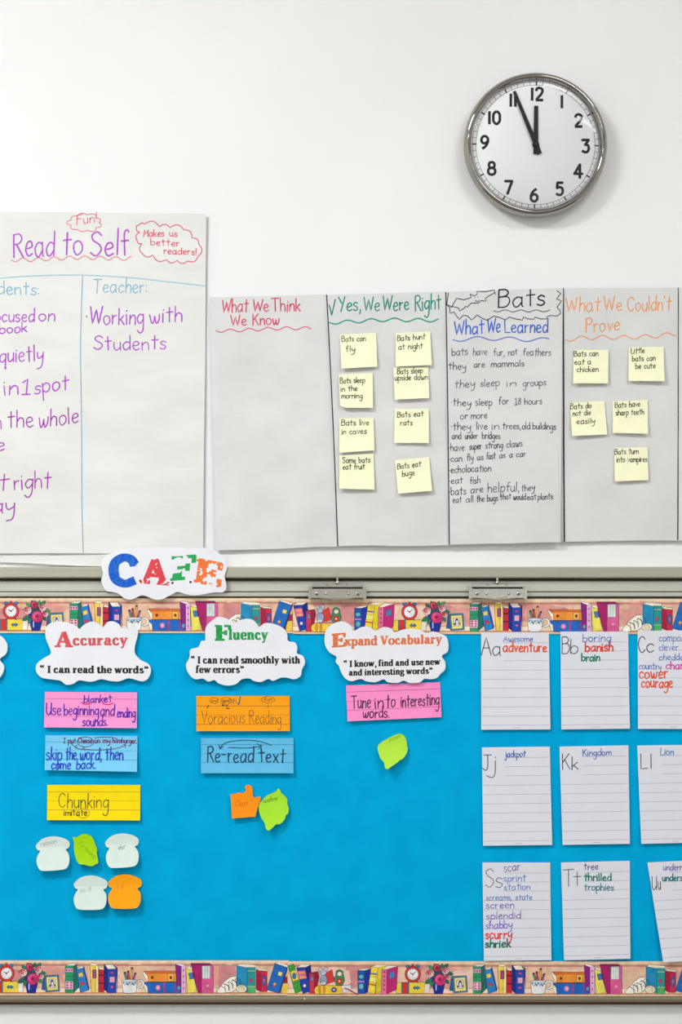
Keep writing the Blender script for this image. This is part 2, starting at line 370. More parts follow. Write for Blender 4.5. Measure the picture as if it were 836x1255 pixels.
# ------------------------------------------------------------ room shell
def quadwall(name, x0, x1, y0, y1, z0, z1, m):
    bm = bmesh.new(); box(bm, x0, x1, y0, y1, z0, z1); return struct(bmobj(name, bm, m))
FLOOR = mat('floor_vinyl', (138, 128, 116), 0.45, var=0.12, vscale=2.5)
CEILM = mat('ceiling_tile', (235, 233, 228), 0.9, var=0.02, vscale=30)
SIDE = mat('side_wall_paint', (226, 224, 218), 0.85, var=0.02, vscale=3)
quadwall('wall_front', ROOM_X0, ROOM_X1, 0, 0.12, 0, CEIL, WALL)
quadwall('floor', ROOM_X0, ROOM_X1, ROOM_Y, 0.0, -0.1, 0, FLOOR)
quadwall('ceiling', ROOM_X0, ROOM_X1, ROOM_Y, 0.0, CEIL, CEIL + 0.1, CEILM)
quadwall('wall_left', ROOM_X0 - 0.1, ROOM_X0, ROOM_Y, 0.12, 0, CEIL, SIDE)
quadwall('wall_right', ROOM_X1, ROOM_X1 + 0.1, ROOM_Y, 0.12, 0, CEIL, SIDE)
bm = bmesh.new()
zz0, zz1 = 1.0, 2.6
box(bm, ROOM_X0, ROOM_X1, ROOM_Y - 0.1, ROOM_Y, 0, zz0); box(bm, ROOM_X0, ROOM_X1, ROOM_Y - 0.1, ROOM_Y, zz1, CEIL)
xs = [ROOM_X0] + [q for p in WINS for q in p] + [ROOM_X1]
for i in range(0, len(xs), 2): box(bm, xs[i], xs[i + 1], ROOM_Y - 0.1, ROOM_Y, zz0, zz1)
struct(bmobj('wall_back', bm, SIDE))
FRM = mat('window_frame_paint', (230, 230, 228), 0.5)
for n, (a, b) in enumerate(WINS):
    bm = bmesh.new()
    for x in (a, (a + b) / 2, b): box(bm, x - 0.03, x + 0.03, ROOM_Y - 0.08, ROOM_Y - 0.02, zz0, zz1)
    for z in (zz0, zz1, 2.1): box(bm, a, b, ROOM_Y - 0.08, ROOM_Y - 0.02, z - 0.03, z + 0.03)
    struct(bmobj('window_%d' % (n + 1), bm, FRM))
for n, (lx, ly) in enumerate(LAMPS):   # housings of the ceiling lamps
    hn = ['near the front wall on the clock side' if lx > 0 else 'near the front wall away from the clock', 'towards the rear windows on the clock side' if lx > 0 else 'towards the rear windows away from the clock'][n // 2]
    bm = bmesh.new()
    for (a, b, c, d_) in ((-.62, .62, -.32, -.29), (-.62, .62, .29, .32), (-.62, -.59, -.29, .29), (.59, .62, -.29, .29)):
        box(bm, a, b, c, d_, -.09, 0)
    box(bm, -.6, .6, -.3, .3, -.015, 0)
    tag(bmobj('ceiling_light', bm, FRM, None, (lx, ly, CEIL)), 'white rectangular ceiling light ' + hn, 'ceiling light', 'ceiling lights')

# ------------------------------------------------------------ extruded rails above and below the board
XL, XR = -130.0, 966.0
def extrude_profile(name, prof, m, parent, x0=XL, x1=XR, org=None):
    """prof: (py, d) points; the section runs the length of the board"""
    bm = bmesh.new(); A = []; Bv = []
    for (py, d) in prof:
        z = CAMZ + (CY - py) * S * ((D - 0.02) / D)
        A.append(bm.verts.new(Vector(((x0 - CX) * S, -d, z)) - org)); Bv.append(bm.verts.new(Vector(((x1 - CX) * S, -d, z)) - org))
    n = len(prof)
    bm.faces.new(A); bm.faces.new(Bv[::-1])
    for i in range(n): bm.faces.new([A[i], A[(i + 1) % n], Bv[(i + 1) % n], Bv[i]])
    return bmobj(name, bm, m, parent)
o0 = W(CX, 708, 0.0)
rail = empty('display_rail', o0, 'long grey aluminium rail on the wall above the blue board', 'rail')
extrude_profile('rail_cap', [(695, 0), (695, .026), (696.2, .028), (706.6, .028), (708.4, .026), (708.4, 0)], ALUD, rail, org=o0)
o1 = W(CX, 1230, 0.0)
board = empty('bulletin_board', o1, 'wide wall bulletin board in an aluminium frame, covered in blue paper', 'bulletin board')
extrude_profile('top_frame', [(708.6, 0), (708.6, .004), (710.6, .004), (712, .012), (713, .014), (724.6, .015), (724.6, .006), (726.2, .006), (726.2, .024), (727, .025), (730.4, .025), (730.8, .024), (730.8, .014), (735.5, .014), (735.5, 0)], ALU, board, org=o1)
extrude_profile('bottom_frame', [(1217, 0), (1217, .0205), (1220.6, .0215), (1221.4, .024), (1224, .0245), (1227, .0225), (1228.2, .020), (1228.2, 0)], mat('aluminium_bottom', (150, 142, 122), .5, metal=.3, var=.06, vscale=3, stretch=(.4, 8, 8)), board, org=o1)
for (ya, yb, dd, cc_) in ((708.5, 711.0, .013, (62, 50, 38)), (724.6, 726.2, .0158, (96, 88, 74)), (730.9, 733.6, .0155, (112, 104, 84))):  # dark strips that put the shade of the frame's gaps into colour
    extrude_profile('gap_shade_strip', [(ya, .003), (ya, dd), (yb, dd), (yb, .003)], mat('gap_shade_%d' % cc_[0], cc_, .7), board, org=o1)
extrude_profile('under_frame_shade', [(1228.4, .001), (1228.4, .016), (1232.4, .014), (1232.4, .001)], mat('shade_brown', (88, 68, 44), .6), board, org=o1)  # dark brown strip painting the shadow band below the board frame
bm = bmesh.new(); a = W(XL, 735, 0) - o1; b = W(XR, 1218, 0) - o1
box(bm, a.x, b.x, -0.018, -0.002, b.z, a.z)
bmobj('cork_panel', bm, mat('cork', (170, 130, 90), .9, var=.2, vscale=80), board)
def dome(name, px, py, d, r, h, m, parent, org, nseg=14, hole=False):
    bm = bmesh.new(); rings = []
    c = W(px, py, d) - org
    for k in range(4):
        a = k / 3 * PI / 2; rr = r * math.cos(a); hh = h * math.sin(a)
        if k == 3: rings.append([bm.verts.new((c.x, c.y - hh, c.z))]); continue
        rings.append([bm.verts.new((c.x + rr * math.cos(2 * PI * i / nseg), c.y - hh, c.z + rr * math.sin(2 * PI * i / nseg))) for i in range(nseg)])
    for k in range(2):
        for i in range(nseg): bm.faces.new([rings[k][i], rings[k][(i + 1) % nseg], rings[k + 1][(i + 1) % nseg], rings[k + 1][i]])
    for i in range(nseg): bm.faces.new([rings[2][i], rings[2][(i + 1) % nseg], rings[3][0]])
    return bmobj(name, bm, m, parent, smooth=True)
for (sx_, sy_, dd) in ((11.5, 730.2 + 2.6, .017), (373.5, 1224.6, .0243)):
    dome('screw', sx_, sy_, dd, .0026, .0014, STEEL, board, o1)

def map_clip(cx, cy, label):
    org = W(cx, cy, .026)
    t = empty('map_clip', org, label, 'clip', 'metal clips hooked on the rail above the board')
    def P(x, y, d): return Vector(((x) * S, -(d - .026), -(y) * S))
    def bx(name, x0, x1, y0, y1, d0, d1, m=STEEL, bev=.0006):
        bm = bmesh.new(); a = P(x0, y1, d0); b = P(x1, y0, d1)
        box(bm, a.x, b.x, b.y, a.y, a.z, b.z, bev); return bmobj(name, bm, m, t)
    bx('back_plate', -31, 31, -10.6, 2, .0255, .029)
    bx('jaw_slot', -30.5, 30.5, -7.6, -5.6, .029, .0315, BLACKM, 0)
    # front jaw with a bulge in the middle of its lower edge
    bm = bmesh.new(); pts = [(-32, -5.6), (32, -5.6), (32, 5.4), (14, 5.4), (9, 6.4), (4, 7.2), (0, 7.4), (-4, 7.2), (-9, 6.4), (-14, 5.4), (-32, 5.4)]
    F = []; Bk = []
    for (x, y) in pts:
        F.append(bm.verts.new(P(x, y, .0385))); Bk.append(bm.verts.new(P(x, y, .0295)))
    bm.faces.new(F); bm.faces.new(Bk[::-1])
    for i in range(len(pts)): bm.faces.new([F[i], F[(i + 1) % len(pts)], Bk[(i + 1) % len(pts)], Bk[i]])
    es = [e for e in bm.edges if abs(e.verts[0].co.y + .0125) < 1e-5 and abs(e.verts[1].co.y + .0125) < 1e-5]
    bmesh.ops.bevel(bm, geom=es, offset=.0012, segments=2, affect='EDGES')
    jaw = bmobj('front_jaw', bm, STEEL, t)
    for x in (-33.5, 33.5):
        e = bx('end_bracket', x - 1.7, x + 1.7, -8.2, 6.6, .0255, .0405)
    # curled lip
    I = [(-12, 3.2), (-7, 5), (0, 6), (7, 5), (12, 3.2)]; bm = bmesh.new(); cc = catmull(I, False, 4); prev = None
    for (x, y) in cc:
        ring = [bm.verts.new(P(x, y + .55 * math.cos(a), .0388 + .0011 * math.sin(a))) for a in [k * PI / 3 for k in range(6)]]
        if prev:
            for i in range(6): bm.faces.new([prev[i], prev[(i + 1) % 6], ring[(i + 1) % 6], ring[i]])
        prev = ring
    bmobj('lip', bm, STEEL, jaw, smooth=True)
    for x in (-25, -13.5, 13.5, 25):
        c = P(x, .3, .0386)
        r = dome('rivet', CX, CY, 0, .0042 if abs(x) > 20 else .0030, .0016, STEEL, jaw, W(CX, CY, 0) - c)
        if abs(x) > 20: dome('rivet_hole', CX, CY, 0, .0016, .0004, BLACKM, jaw, W(CX, CY, 0) - (c + Vector((0, -.0015, 0))))
    # hook and pin
    bx('hook', -1.1, 1.1, -19, -9, .0265, .0285)
    dome('pin', CX, CY, 0, .0042, .003, STEEL, t, W(CX, CY, 0) - P(0, -12.8, .0285))
    for x in (-12, 11.5): dome('spring_end', CX, CY, 0, .002, .002, STEEL, t, W(CX, CY, 0) - P(x, -10.4, .0285))
map_clip(413.5, 727.0, 'small steel map clip above the alarm clock pictures, hooked on the rail')
map_clip(609.5, 727.0, 'small steel map clip above the sheet headed Aa, hooked on the rail')

# ------------------------------------------------------------ blue backing paper
def R4(x0, y0, x1, y1): return [(x0, y0), (x1, y0), (x1, y1), (x0, y1)]
Sheet('backing_paper', R4(XL + 4, 737, 440.5, 1216), .0188, BLUE, 'blue backing paper under the Accuracy and Fluency columns', 'backing paper', 'blue backing papers', grid=14, wav=.00025, wl=130, seed=1)
Sheet('backing_paper', [(438.6, 737), (XR - 4, 737), (XR - 4, 1216), (439.2, 1216)], .0198, BLUE, 'blue backing paper under the lettered white sheets', 'backing paper', 'blue backing papers', grid=14, wav=.00025, wl=120, seed=2)

# ------------------------------------------------------------ printed bookshelf border
DK = (58, 36, 60)
class Print:
    def __init__(s): s.v = []; s.f = []; s.c = []; s.lay = 1.0
    def poly(s, pts, col, out=.55, lay=None):
        s.lay += .3
        lay = s.lay if lay is None else lay
        b = len(s.v); s.v += [(p[0], p[1], lay) for p in pts]
        for t in tessellate_polygon([[Vector((p[0], p[1], 0)) for p in pts]]): s.f.append(tuple(b + i for i in t)); s.c.append(col)
        if out:
            s.line(list(pts) + [pts[0]], DK, out)
    def line(s, pts, col, w):
        s.lay += .15
        I = Ink(); I.ribbon(pts, w, cap=False, step=50)
        b = len(s.v); s.v += [(p[0], p[1], s.lay) for p in I.v]
        for f in I.f: s.f.append(tuple(b + i for i in f)); s.c.append(col)
    def rect(s, x0, y0, x1, y1, col, out=.5, sk=0.0):
        s.poly([(x0 + sk, y0), (x1 + sk, y0), (x1, y1), (x0, y1)], col, out)
    def ell(s, x, y, rx, ry, col, out=.5, n=14, a0=0):
        s.poly([(x + rx * math.cos(2 * PI * i / n + a0), y + ry * math.sin(2 * PI * i / n + a0)) for i in range(n)], col, out)
class Off:
    def __init__(s, P, ox, oy): s.P, s.ox, s.oy = P, ox, oy
    def m(s, pts): return [(x + s.ox, y + s.oy) for x, y in pts]
    def poly(s, pts, *a, **k): s.P.poly(s.m(pts), *a, **k)
    def line(s, pts, *a, **k): s.P.line(s.m(pts), *a, **k)
    def rect(s, x0, y0, x1, y1, *a, **k): s.P.rect(x0 + s.ox, y0 + s.oy, x1 + s.ox, y1 + s.oy, *a, **k)
    def ell(s, x, y, *a, **k): s.P.ell(x + s.ox, y + s.oy, *a, **k)
CREAM = (250, 236, 200)
def art_clock(q, x):
    q.ell(x - 6, 1183.5, 2.6, 2.2, (70, 120, 180)); q.ell(x + 6, 1183.5, 2.6, 2.2, (70, 120, 180)); q.rect(x - 1.4, 1180.6, x + 1.4, 1184, (200, 60, 60), .4)
    q.line([(x - 5, 1201), (x - 6.5, 1204)], DK, 1); q.line([(x + 5, 1201), (x + 6.5, 1204)], DK, 1)
    q.ell(x, 1193, 9.7, 9.9, (214, 55, 48), .6, 20); q.ell(x, 1193, 7, 7.1, (245, 244, 246), .5, 18)
    for i in range(12):
        a = i * PI / 6; q.line([(x + 5.2 * math.cos(a), 1193 + 5.2 * math.sin(a)), (x + 6.2 * math.cos(a), 1193 + 6.2 * math.sin(a))], (70, 70, 90), .6)
    q.line([(x, 1193), (x + 3.4, 1190)], (90, 30, 60), .9); q.line([(x, 1193), (x - 3.2, 1191)], (90, 30, 60), .9); q.ell(x, 1193, 1.1, 1.1, (160, 30, 60), 0)
def art_yellow_lying(q, x):   # thick yellow book under the alarm clock
    q.poly([(x + 14, 1203), (x + 21, 1204.5), (x + 20, 1216), (x + 13, 1216)], (240, 232, 222))
    q.poly([(x - 21, 1206), (x - 18, 1203), (x + 15, 1202.5), (x + 14, 1216.5), (x - 19, 1216.5), (x - 22, 1213)], (244, 213, 70))
    q.rect(x - 14, 1203, x - 4.5, 1216.4, (70, 120, 160), .3); q.rect(x - 12.5, 1203, x - 6, 1216.4, (212, 52, 44), .3)
    q.poly([(x, 1209.6), (x + 3, 1207), (x + 3, 1208.6), (x + 5, 1208.6), (x + 5, 1207), (x + 9, 1209.6), (x + 5, 1212.4), (x + 5, 1210.8), (x + 3, 1210.8), (x + 3, 1212.4)], (40, 120, 160), .4)
def rose(q, x, y, r, c1, c2, c3):
    q.ell(x, y, r, r, c1, .5, 12); q.ell(x - r * .1, y - r * .15, r * .74, r * .7, c2, .35, 10, .3); q.ell(x + r * .1, y, r * .48, r * .46, c1, .35, 8, .8); q.ell(x, y, r * .26, r * .24, c3, 0, 7)
def leaf(q, x, y, l, a, c=(50, 140, 90)):
    ca, sa = math.cos(a), math.sin(a); pts = [(0, 0), (.3, .28), (.7, .22), (1, 0), (.7, -.22), (.3, -.28)]
    q.poly([(x + l * (u * ca - v * sa), y + l * (u * sa + v * ca)) for u, v in pts], c, .4)
    q.line([(x, y), (x + l * ca * .9, y + l * sa * .9)], (30, 90, 60), .35)
def art_vase(q, x):
    q.poly([(x - 9, 1196), (x + 9, 1196), (x + 8, 1206), (x + 5.6, 1217), (x - 4.6, 1217), (x - 7, 1206)], (26, 46, 150))
    q.poly([(x - 3, 1205), (x - 1.8, 1205), (x - 1.8, 1213), (x - 3, 1213)], (190, 210, 245), 0)
    for (dx, y, l, a) in ((-7, 1199, 11, 2.6), (-7, 1194, 9, 3.5), (-6, 1188, 8, 3.9), (8, 1198, 9, .9), (8, 1192, 11, .1), (6, 1186, 9, -.7), (-2, 1186, 7, -2), (-6, 1201, 8, 1.9), (3, 1186, 7, -1.2), (12, 1194, 8, .6)): leaf(q, x + dx, y, l, a, random.choice([(40, 130, 90), (70, 160, 100), (36, 110, 90)]))
    q.ell(x, 1192, 7, 6, (36, 84, 92), 0)
    rose(q, x - 1.5, 1185.2, 4.8, (190, 36, 76), (222, 84, 110), (120, 16, 50)); rose(q, x - 9.5, 1192, 4.8, (248, 214, 206), (222, 70, 84), (150, 20, 40))
    rose(q, x + 9, 1188.4, 4.6, (246, 196, 204), (220, 80, 100), (150, 20, 50)); rose(q, x + 12.6, 1196.6, 3.5, (248, 206, 206), (214, 50, 80), (140, 20, 40)); rose(q, x + 2.2, 1199.6, 7.4, (212, 44, 110), (228, 90, 140), (140, 14, 70))
def art_frame(q, x):
    q.poly([(x - 10, 1199), (x - 7, 1198), (x - 6, 1214), (x - 12, 1213)], (40, 90, 150))
    q.poly([(x - 8.5, 1195.5), (x + 9, 1194.5), (x + 10.4, 1215), (x - 7, 1216)], (60, 132, 168)); q.poly([(x - 6.4, 1197.5), (x + 7.2, 1196.7), (x + 8.3, 1213), (x - 5, 1214)], (248, 226, 120))
    q.poly([(x - 3.4, 1200.3), (x + 4.6, 1199.8), (x + 5.2, 1210.2), (x - 2.8, 1210.8)], (226, 216, 226)); q.ell(x + 1, 1204.5, 2.1, 3.8, (52, 48, 60), 0); q.ell(x + 1.2, 1205.5, 1.2, 2.4, (240, 240, 240), 0); q.ell(x - 1.6, 1208, 1, 1.6, (60, 50, 60), 0); q.ell(x + 4, 1207.5, .8, 1.6, (60, 50, 60), 0)
def art_green(q, x):          # green book with pink bands, leaning blue book
    q.poly([(x + 10, 1184), (x + 14, 1181.5), (x + 17, 1210), (x + 10, 1217)], (30, 110, 100))
    q.poly([(x, 1183.6), (x + 6, 1180.6), (x + 15, 1180.8), (x + 10, 1184)], (232, 224, 220), .4)
    q.rect(x, 1183.5, x + 10, 1217, (44, 156, 104))
    q.rect(x + .3, 1186.6, x + 9.7, 1191.4, (238, 190, 214), .4); q.rect(x + .3, 1202.6, x + 9.7, 1212.4, (244, 206, 222), .4)
    for k in range(3): q.ell(x + 2 + 3 * k, 1189, 1.1, 1.6, (160, 50, 120), 0, 8)
    for k in range(6): q.ell(x + 2.6 + 4.6 * (k % 2), 1204.4 + 3 * (k // 2), 1.7, 1.1, (190, 60, 130), 0, 8)
    q.line([(x, 1196.5), (x + 10, 1196.5)], (20, 90, 80), .6)
    q.poly([(x + 14, 1188), (x + 18, 1184.6), (x + 23, 1184), (x + 21.5, 1186.5)], (246, 238, 214), .4)
    q.poly([(x + 13.6, 1188.4), (x + 21.6, 1186), (x + 28.6, 1213.6), (x + 18.6, 1217)], (38, 130, 205)); q.poly([(x + 21.6, 1186), (x + 23, 1184), (x + 29.6, 1212), (x + 28.6, 1213.6)], (24, 82, 160), .4)
    q.poly([(x + 15.8, 1193), (x + 21, 1191.5), (x + 22.3, 1196.4), (x + 17, 1198)], (246, 208, 90), .4); q.ell(x + 21, 1205.5, 2.8, 2.2, (216, 50, 66), .3, 10); q.ell(x + 21.4, 1208.4, 1.6, 1.2, (50, 150, 100), 0, 8)
def art_three(q, x):          # yellow, red, dark blue
    q.poly([(x, 1182.4), (x + 7, 1184), (x + 7, 1216), (x + 2, 1216)], (250, 212, 90)); q.poly([(x, 1182.4), (x + 2, 1180.6), (x + 10, 1181.4), (x + 7, 1184)], CREAM, .4)
    q.rect(x + 7, 1183.4, x + 10.6, 1216, (250, 232, 150), .4); q.rect(x + 3.6, 1188.4, x + 8, 1199, (150, 50, 120), .4); q.line([(x + 5.8, 1189), (x + 5.8, 1198.5)], (220, 130, 170), .5)
    q.poly([(x + 10.8, 1187.6), (x + 13, 1185), (x + 17.6, 1186.4), (x + 17, 1189)], CREAM, .4); q.rect(x + 10.8, 1188.4, x + 17.4, 1216, (206, 36, 62)); q.rect(x + 11, 1194, x + 17.2, 1196.2, (120, 16, 50), 0); q.rect(x + 11, 1204, x + 17.2, 1206, (120, 16, 50), 0)
    q.poly([(x + 17.6, 1181.4), (x + 22, 1188), (x + 22, 1216.6), (x + 17.6, 1213)], (20, 40, 130)); q.poly([(x + 18.6, 1182.4), (x + 28, 1182), (x + 33, 1187), (x + 22.4, 1188)], (248, 236, 216), .4)
    q.rect(x + 22, 1187.6, x + 32.6, 1217, (30, 74, 182)); q.poly([(x + 32.6, 1187.2), (x + 27.6, 1181.6), (x + 34, 1186), (x + 34, 1216)], (16, 34, 112), .3)
    q.rect(x + 24.4, 1197, x + 30.6, 1204, (240, 176, 196), .4); q.ell(x + 27.4, 1192, 1.8, 1.2, (226, 70, 90), .2, 8); q.ell(x + 27.4, 1209.5, 2, 1.4, (226, 90, 130), .2, 8)
def art_mug(q, x):
    for (dx, dy, c, t) in ((-6, -12, (70, 150, 100), 3), (-2, -13.5, (206, 60, 80), -1), (3, -17.5, (228, 176, 80), 1.6), (7, -11, (170, 70, 140), 3.4)):
        q.poly([(x + dx * .5 - 1, 1203), (x + dx - 1.4, 1203 + dy + 1), (x + dx + 1.2, 1203 + dy), (x + dx * .5 + 1.4, 1203)], c, .45); q.rect(x + dx - 1, 1203 + dy, x + dx + 1.2, 1203 + dy + 2.2, (70, 50, 60), .2)
    q.ell(x + 13, 1206, 5.2, 5.6, (236, 240, 244), .5); q.ell(x + 12.4, 1206, 3, 3.4, (240, 200, 160), .5, 10)
    q.poly([(x - 9.4, 1202), (x + 9, 1201.4), (x + 8, 1215), (x + 5, 1217), (x - 6, 1217.4), (x - 8.4, 1215)], (240, 242, 244)); q.ell(x - .2, 1202, 9.2, 1.6, (222, 228, 236), .4)
    for k in range(5): q.rect(x - 8.4 + 3.6 * k, 1203.4 + .9 * (k % 2), x - 6.4 + 3.6 * k, 1205.6 + .9 * (k % 2), (40, 130, 190), 0); q.rect(x - 6.6 + 3.6 * k, 1206 - .8 * (k % 2), x - 5 + 3.6 * k, 1207.8, (60, 90, 90) if k % 2 else (236, 190, 80), 0)
def art_lying(q, x):          # orange and blue books lying
    q.poly([(x - 3.6, 1191), (x, 1189.6), (x + 6, 1202), (x + 2, 1203.4)], (250, 240, 216), .4); q.poly([(x - 2, 1190.2), (x + 40, 1190.4), (x + 42, 1195), (x + 41.6, 1203.4), (x + 2.6, 1203.4), (x + 3.4, 1196)], (240, 148, 56))
    q.poly([(x - 2, 1190.2), (x + 40, 1190.4), (x + 40, 1192.6), (x + 2, 1193)], (226, 110, 40), .3); q.ell(x + 8.6, 1198, 1.8, 2, (120, 40, 20), 0, 8); q.rect(x + 27.6, 1193.6, x + 35, 1202.6, (246, 190, 90), .5); q.ell(x + 31.4, 1198, 1.8, 2.2, (140, 50, 30), 0, 8)
    q.poly([(x - 3.6, 1205), (x + 1, 1203.6), (x + 5, 1215.4), (x + 1, 1216.6)], (252, 236, 200), .4); q.poly([(x - 2.4, 1203.8), (x + 43, 1204), (x + 45.4, 1206.6), (x + 45.4, 1214), (x + 43, 1217.2), (x + 3.4, 1217.2), (x + 2.8, 1209)], (26, 104, 198))
    q.ell(x + 15.6, 1210.6, 3.6, 3.8, (206, 130, 190), .4, 10); q.ell(x + 15.6, 1210.6, 1.6, 2, (246, 190, 200), 0, 8); q.rect(x + 22.6, 1204.2, x + 24.4, 1217, (196, 50, 100), 0); q.rect(x + 36, 1204.2, x + 37.8, 1217, (150, 50, 130), 0); q.ell(x + 41.2, 1210.8, 2, 2.6, (60, 170, 200), .2, 8)
def art_purple(q, x):
    q.poly([(x, 1181.4), (x + 7.2, 1184), (x + 7.2, 1216.6), (x + 2, 1213)], (142, 32, 130)); q.poly([(x, 1181.4), (x + 3, 1180.6), (x + 13, 1183), (x + 7.6, 1184.4)], (250, 236, 240), .4)
    q.rect(x + 7.2, 1184, x + 12.8, 1217, (236, 190, 222)); q.line([(x + 10, 1186), (x + 10, 1215)], (180, 90, 160), .5)
    for k in range(4): q.ell(x + 10, 1189 + 7.4 * k, 1.5, 1, (196, 90, 160), 0, 8)
    q.poly([(x + 12.8, 1187), (x + 20.6, 1188.6), (x + 26.6, 1215.4), (x + 14.6, 1217)], (242, 226, 96)); q.poly([(x + 12.8, 1187), (x + 16, 1184.6), (x + 22.6, 1186.6), (x + 20.6, 1188.6)], CREAM, .4)
    q.poly([(x + 16, 1192.6), (x + 21, 1192), (x + 22.6, 1199.4), (x + 17.6, 1200.4)], (70, 116, 190), .4)
    q.poly([(x + 19, 1180.6), (x + 32, 1184), (x + 32, 1217), (x + 28, 1217)], (176, 28, 106)); q.poly([(x + 19, 1180.6), (x + 42, 1180.6), (x + 46, 1183.4), (x + 32, 1183.4)], (150, 20, 96), .4)
    q.rect(x + 32, 1183, x + 46.4, 1217, (224, 92, 150)); q.rect(x + 32.6, 1183.6, x + 43, 1199.4, (190, 206, 222), .4)
    for k in range(3): q.rect(x + 34.2 + 3 * k, 1183.8, x + 35.4 + 3 * k, 1199, (240, 236, 200), 0)
    q.ell(x + 39.4, 1208, 2.6, 2.2, (240, 150, 190), .4, 10)
def art_shell(q, x):
    x += 18
    q.poly([(x, 1214.6), (x + 5, 1209), (x + 11, 1202), (x + 18, 1197), (x + 29, 1196), (x + 30, 1203), (x + 26, 1211), (x + 19, 1216), (x + 8, 1217), (x + 2, 1217)], (250, 244, 230))
    for k in range(5):
        a = x + 6 + k * 4.6; b = 1208.4 - k * 2.6
        q.line(catmull([(a, b), (a + 4.4, b + 3), (a + 5.4, min(b + 8.6, 1216.4))], False, 4), (60, 54, 76), .8 + .3 * (k % 2))
    for k in range(4):
        for m in range(3): q.ell(x + 10 + k * 4.6 + m * .6, 1206.4 - k * 2.1 + m * 2.7, .75, .85, (130, 70, 90) if m % 2 else (40, 44, 70), 0, 6)
    q.ell(x + 31, 1211.8, 6.6, 5, (240, 226, 196), .5); q.line(catmull([(x + 26.6, 1211), (x + 30, 1208.6), (x + 34, 1211), (x + 33, 1214)], False, 4), (150, 116, 90), .5)
def art_teal(q, x):
    q.poly([(x, 1184), (x + 4, 1181), (x + 23, 1182.6), (x + 22.6, 1185.6), (x + 13.4, 1187)], (240, 232, 214), .4); q.poly([(x, 1183.6), (x + 13.4, 1186), (x + 13.4, 1217), (x, 1211.5)], (30, 142, 190)); q.rect(x + 13.4, 1185.6, x + 23, 1217, (36, 152, 150))
    q.rect(x + 13.8, 1210, x + 22.6, 1216.8, (80, 180, 100), 0); q.ell(x + 17.8, 1201.6, 2.2, 2.6, (190, 70, 110), .4, 8); q.line([(x + 13.4, 1190), (x + 23, 1190)], (230, 220, 120), .6); q.line([(x + 13.4, 1209), (x + 23, 1209)], (230, 220, 120), .6)
def art_red(q, x):
    q.poly([(x, 1188.4), (x + 3, 1186.8), (x + 14.6, 1188.4), (x + 12.6, 1190.4)], CREAM, .4); q.poly([(x, 1188.6), (x + 6, 1190.4), (x + 6, 1216), (x, 1213)], (176, 20, 66)); q.rect(x + 6, 1190, x + 13.4, 1215.6, (206, 40, 82)); q.ell(x + 9.8, 1202, 3, 6.4, (70, 90, 160), .5, 12); q.ell(x + 9.8, 1202, 1.4, 2.8, (220, 90, 100), 0, 8)
def art_tilt(q, x):           # tilted blue book with yellow patches
    q.poly([(x, 1213), (x + 10, 1180.6), (x + 25, 1185), (x + 14.6, 1217.4)], (26, 106, 190)); q.poly([(x + 10, 1180.6), (x + 13, 1178.8), (x + 27, 1183.6), (x + 25, 1185.6)], (236, 228, 214), .4); q.poly([(x + 25, 1185), (x + 27, 1183.6), (x + 16.6, 1216.4), (x + 14.6, 1217.4)], (18, 60, 140), .4)
    q.poly([(x + 14.6, 1190.6), (x + 19.4, 1191.8), (x + 18.2, 1196.6), (x + 13.4, 1195.2)], (246, 222, 110), .4); pts = []
    for i in range(8):
        r = 2.8 if i % 2 == 0 else 1.4; pts.append((x + 9.8 + r * math.cos(i * PI / 4), 1206 + r * math.sin(i * PI / 4)))
    q.poly(pts, (246, 190, 60), .4); q.ell(x + 8.6, 1208.4, 1.2, 1.2, (206, 60, 60), 0, 7)
def art_endyellow(q, x):
    q.poly([(x - 6, 1200), (x + 5, 1190), (x + 5, 1216.6), (x - 9, 1214)], (240, 160, 80), .4); q.rect(x + 4, 1191, x + 12, 1217, (246, 206, 70)); q.rect(x + 4.2, 1197, x + 12, 1205, (170, 30, 60), .3)
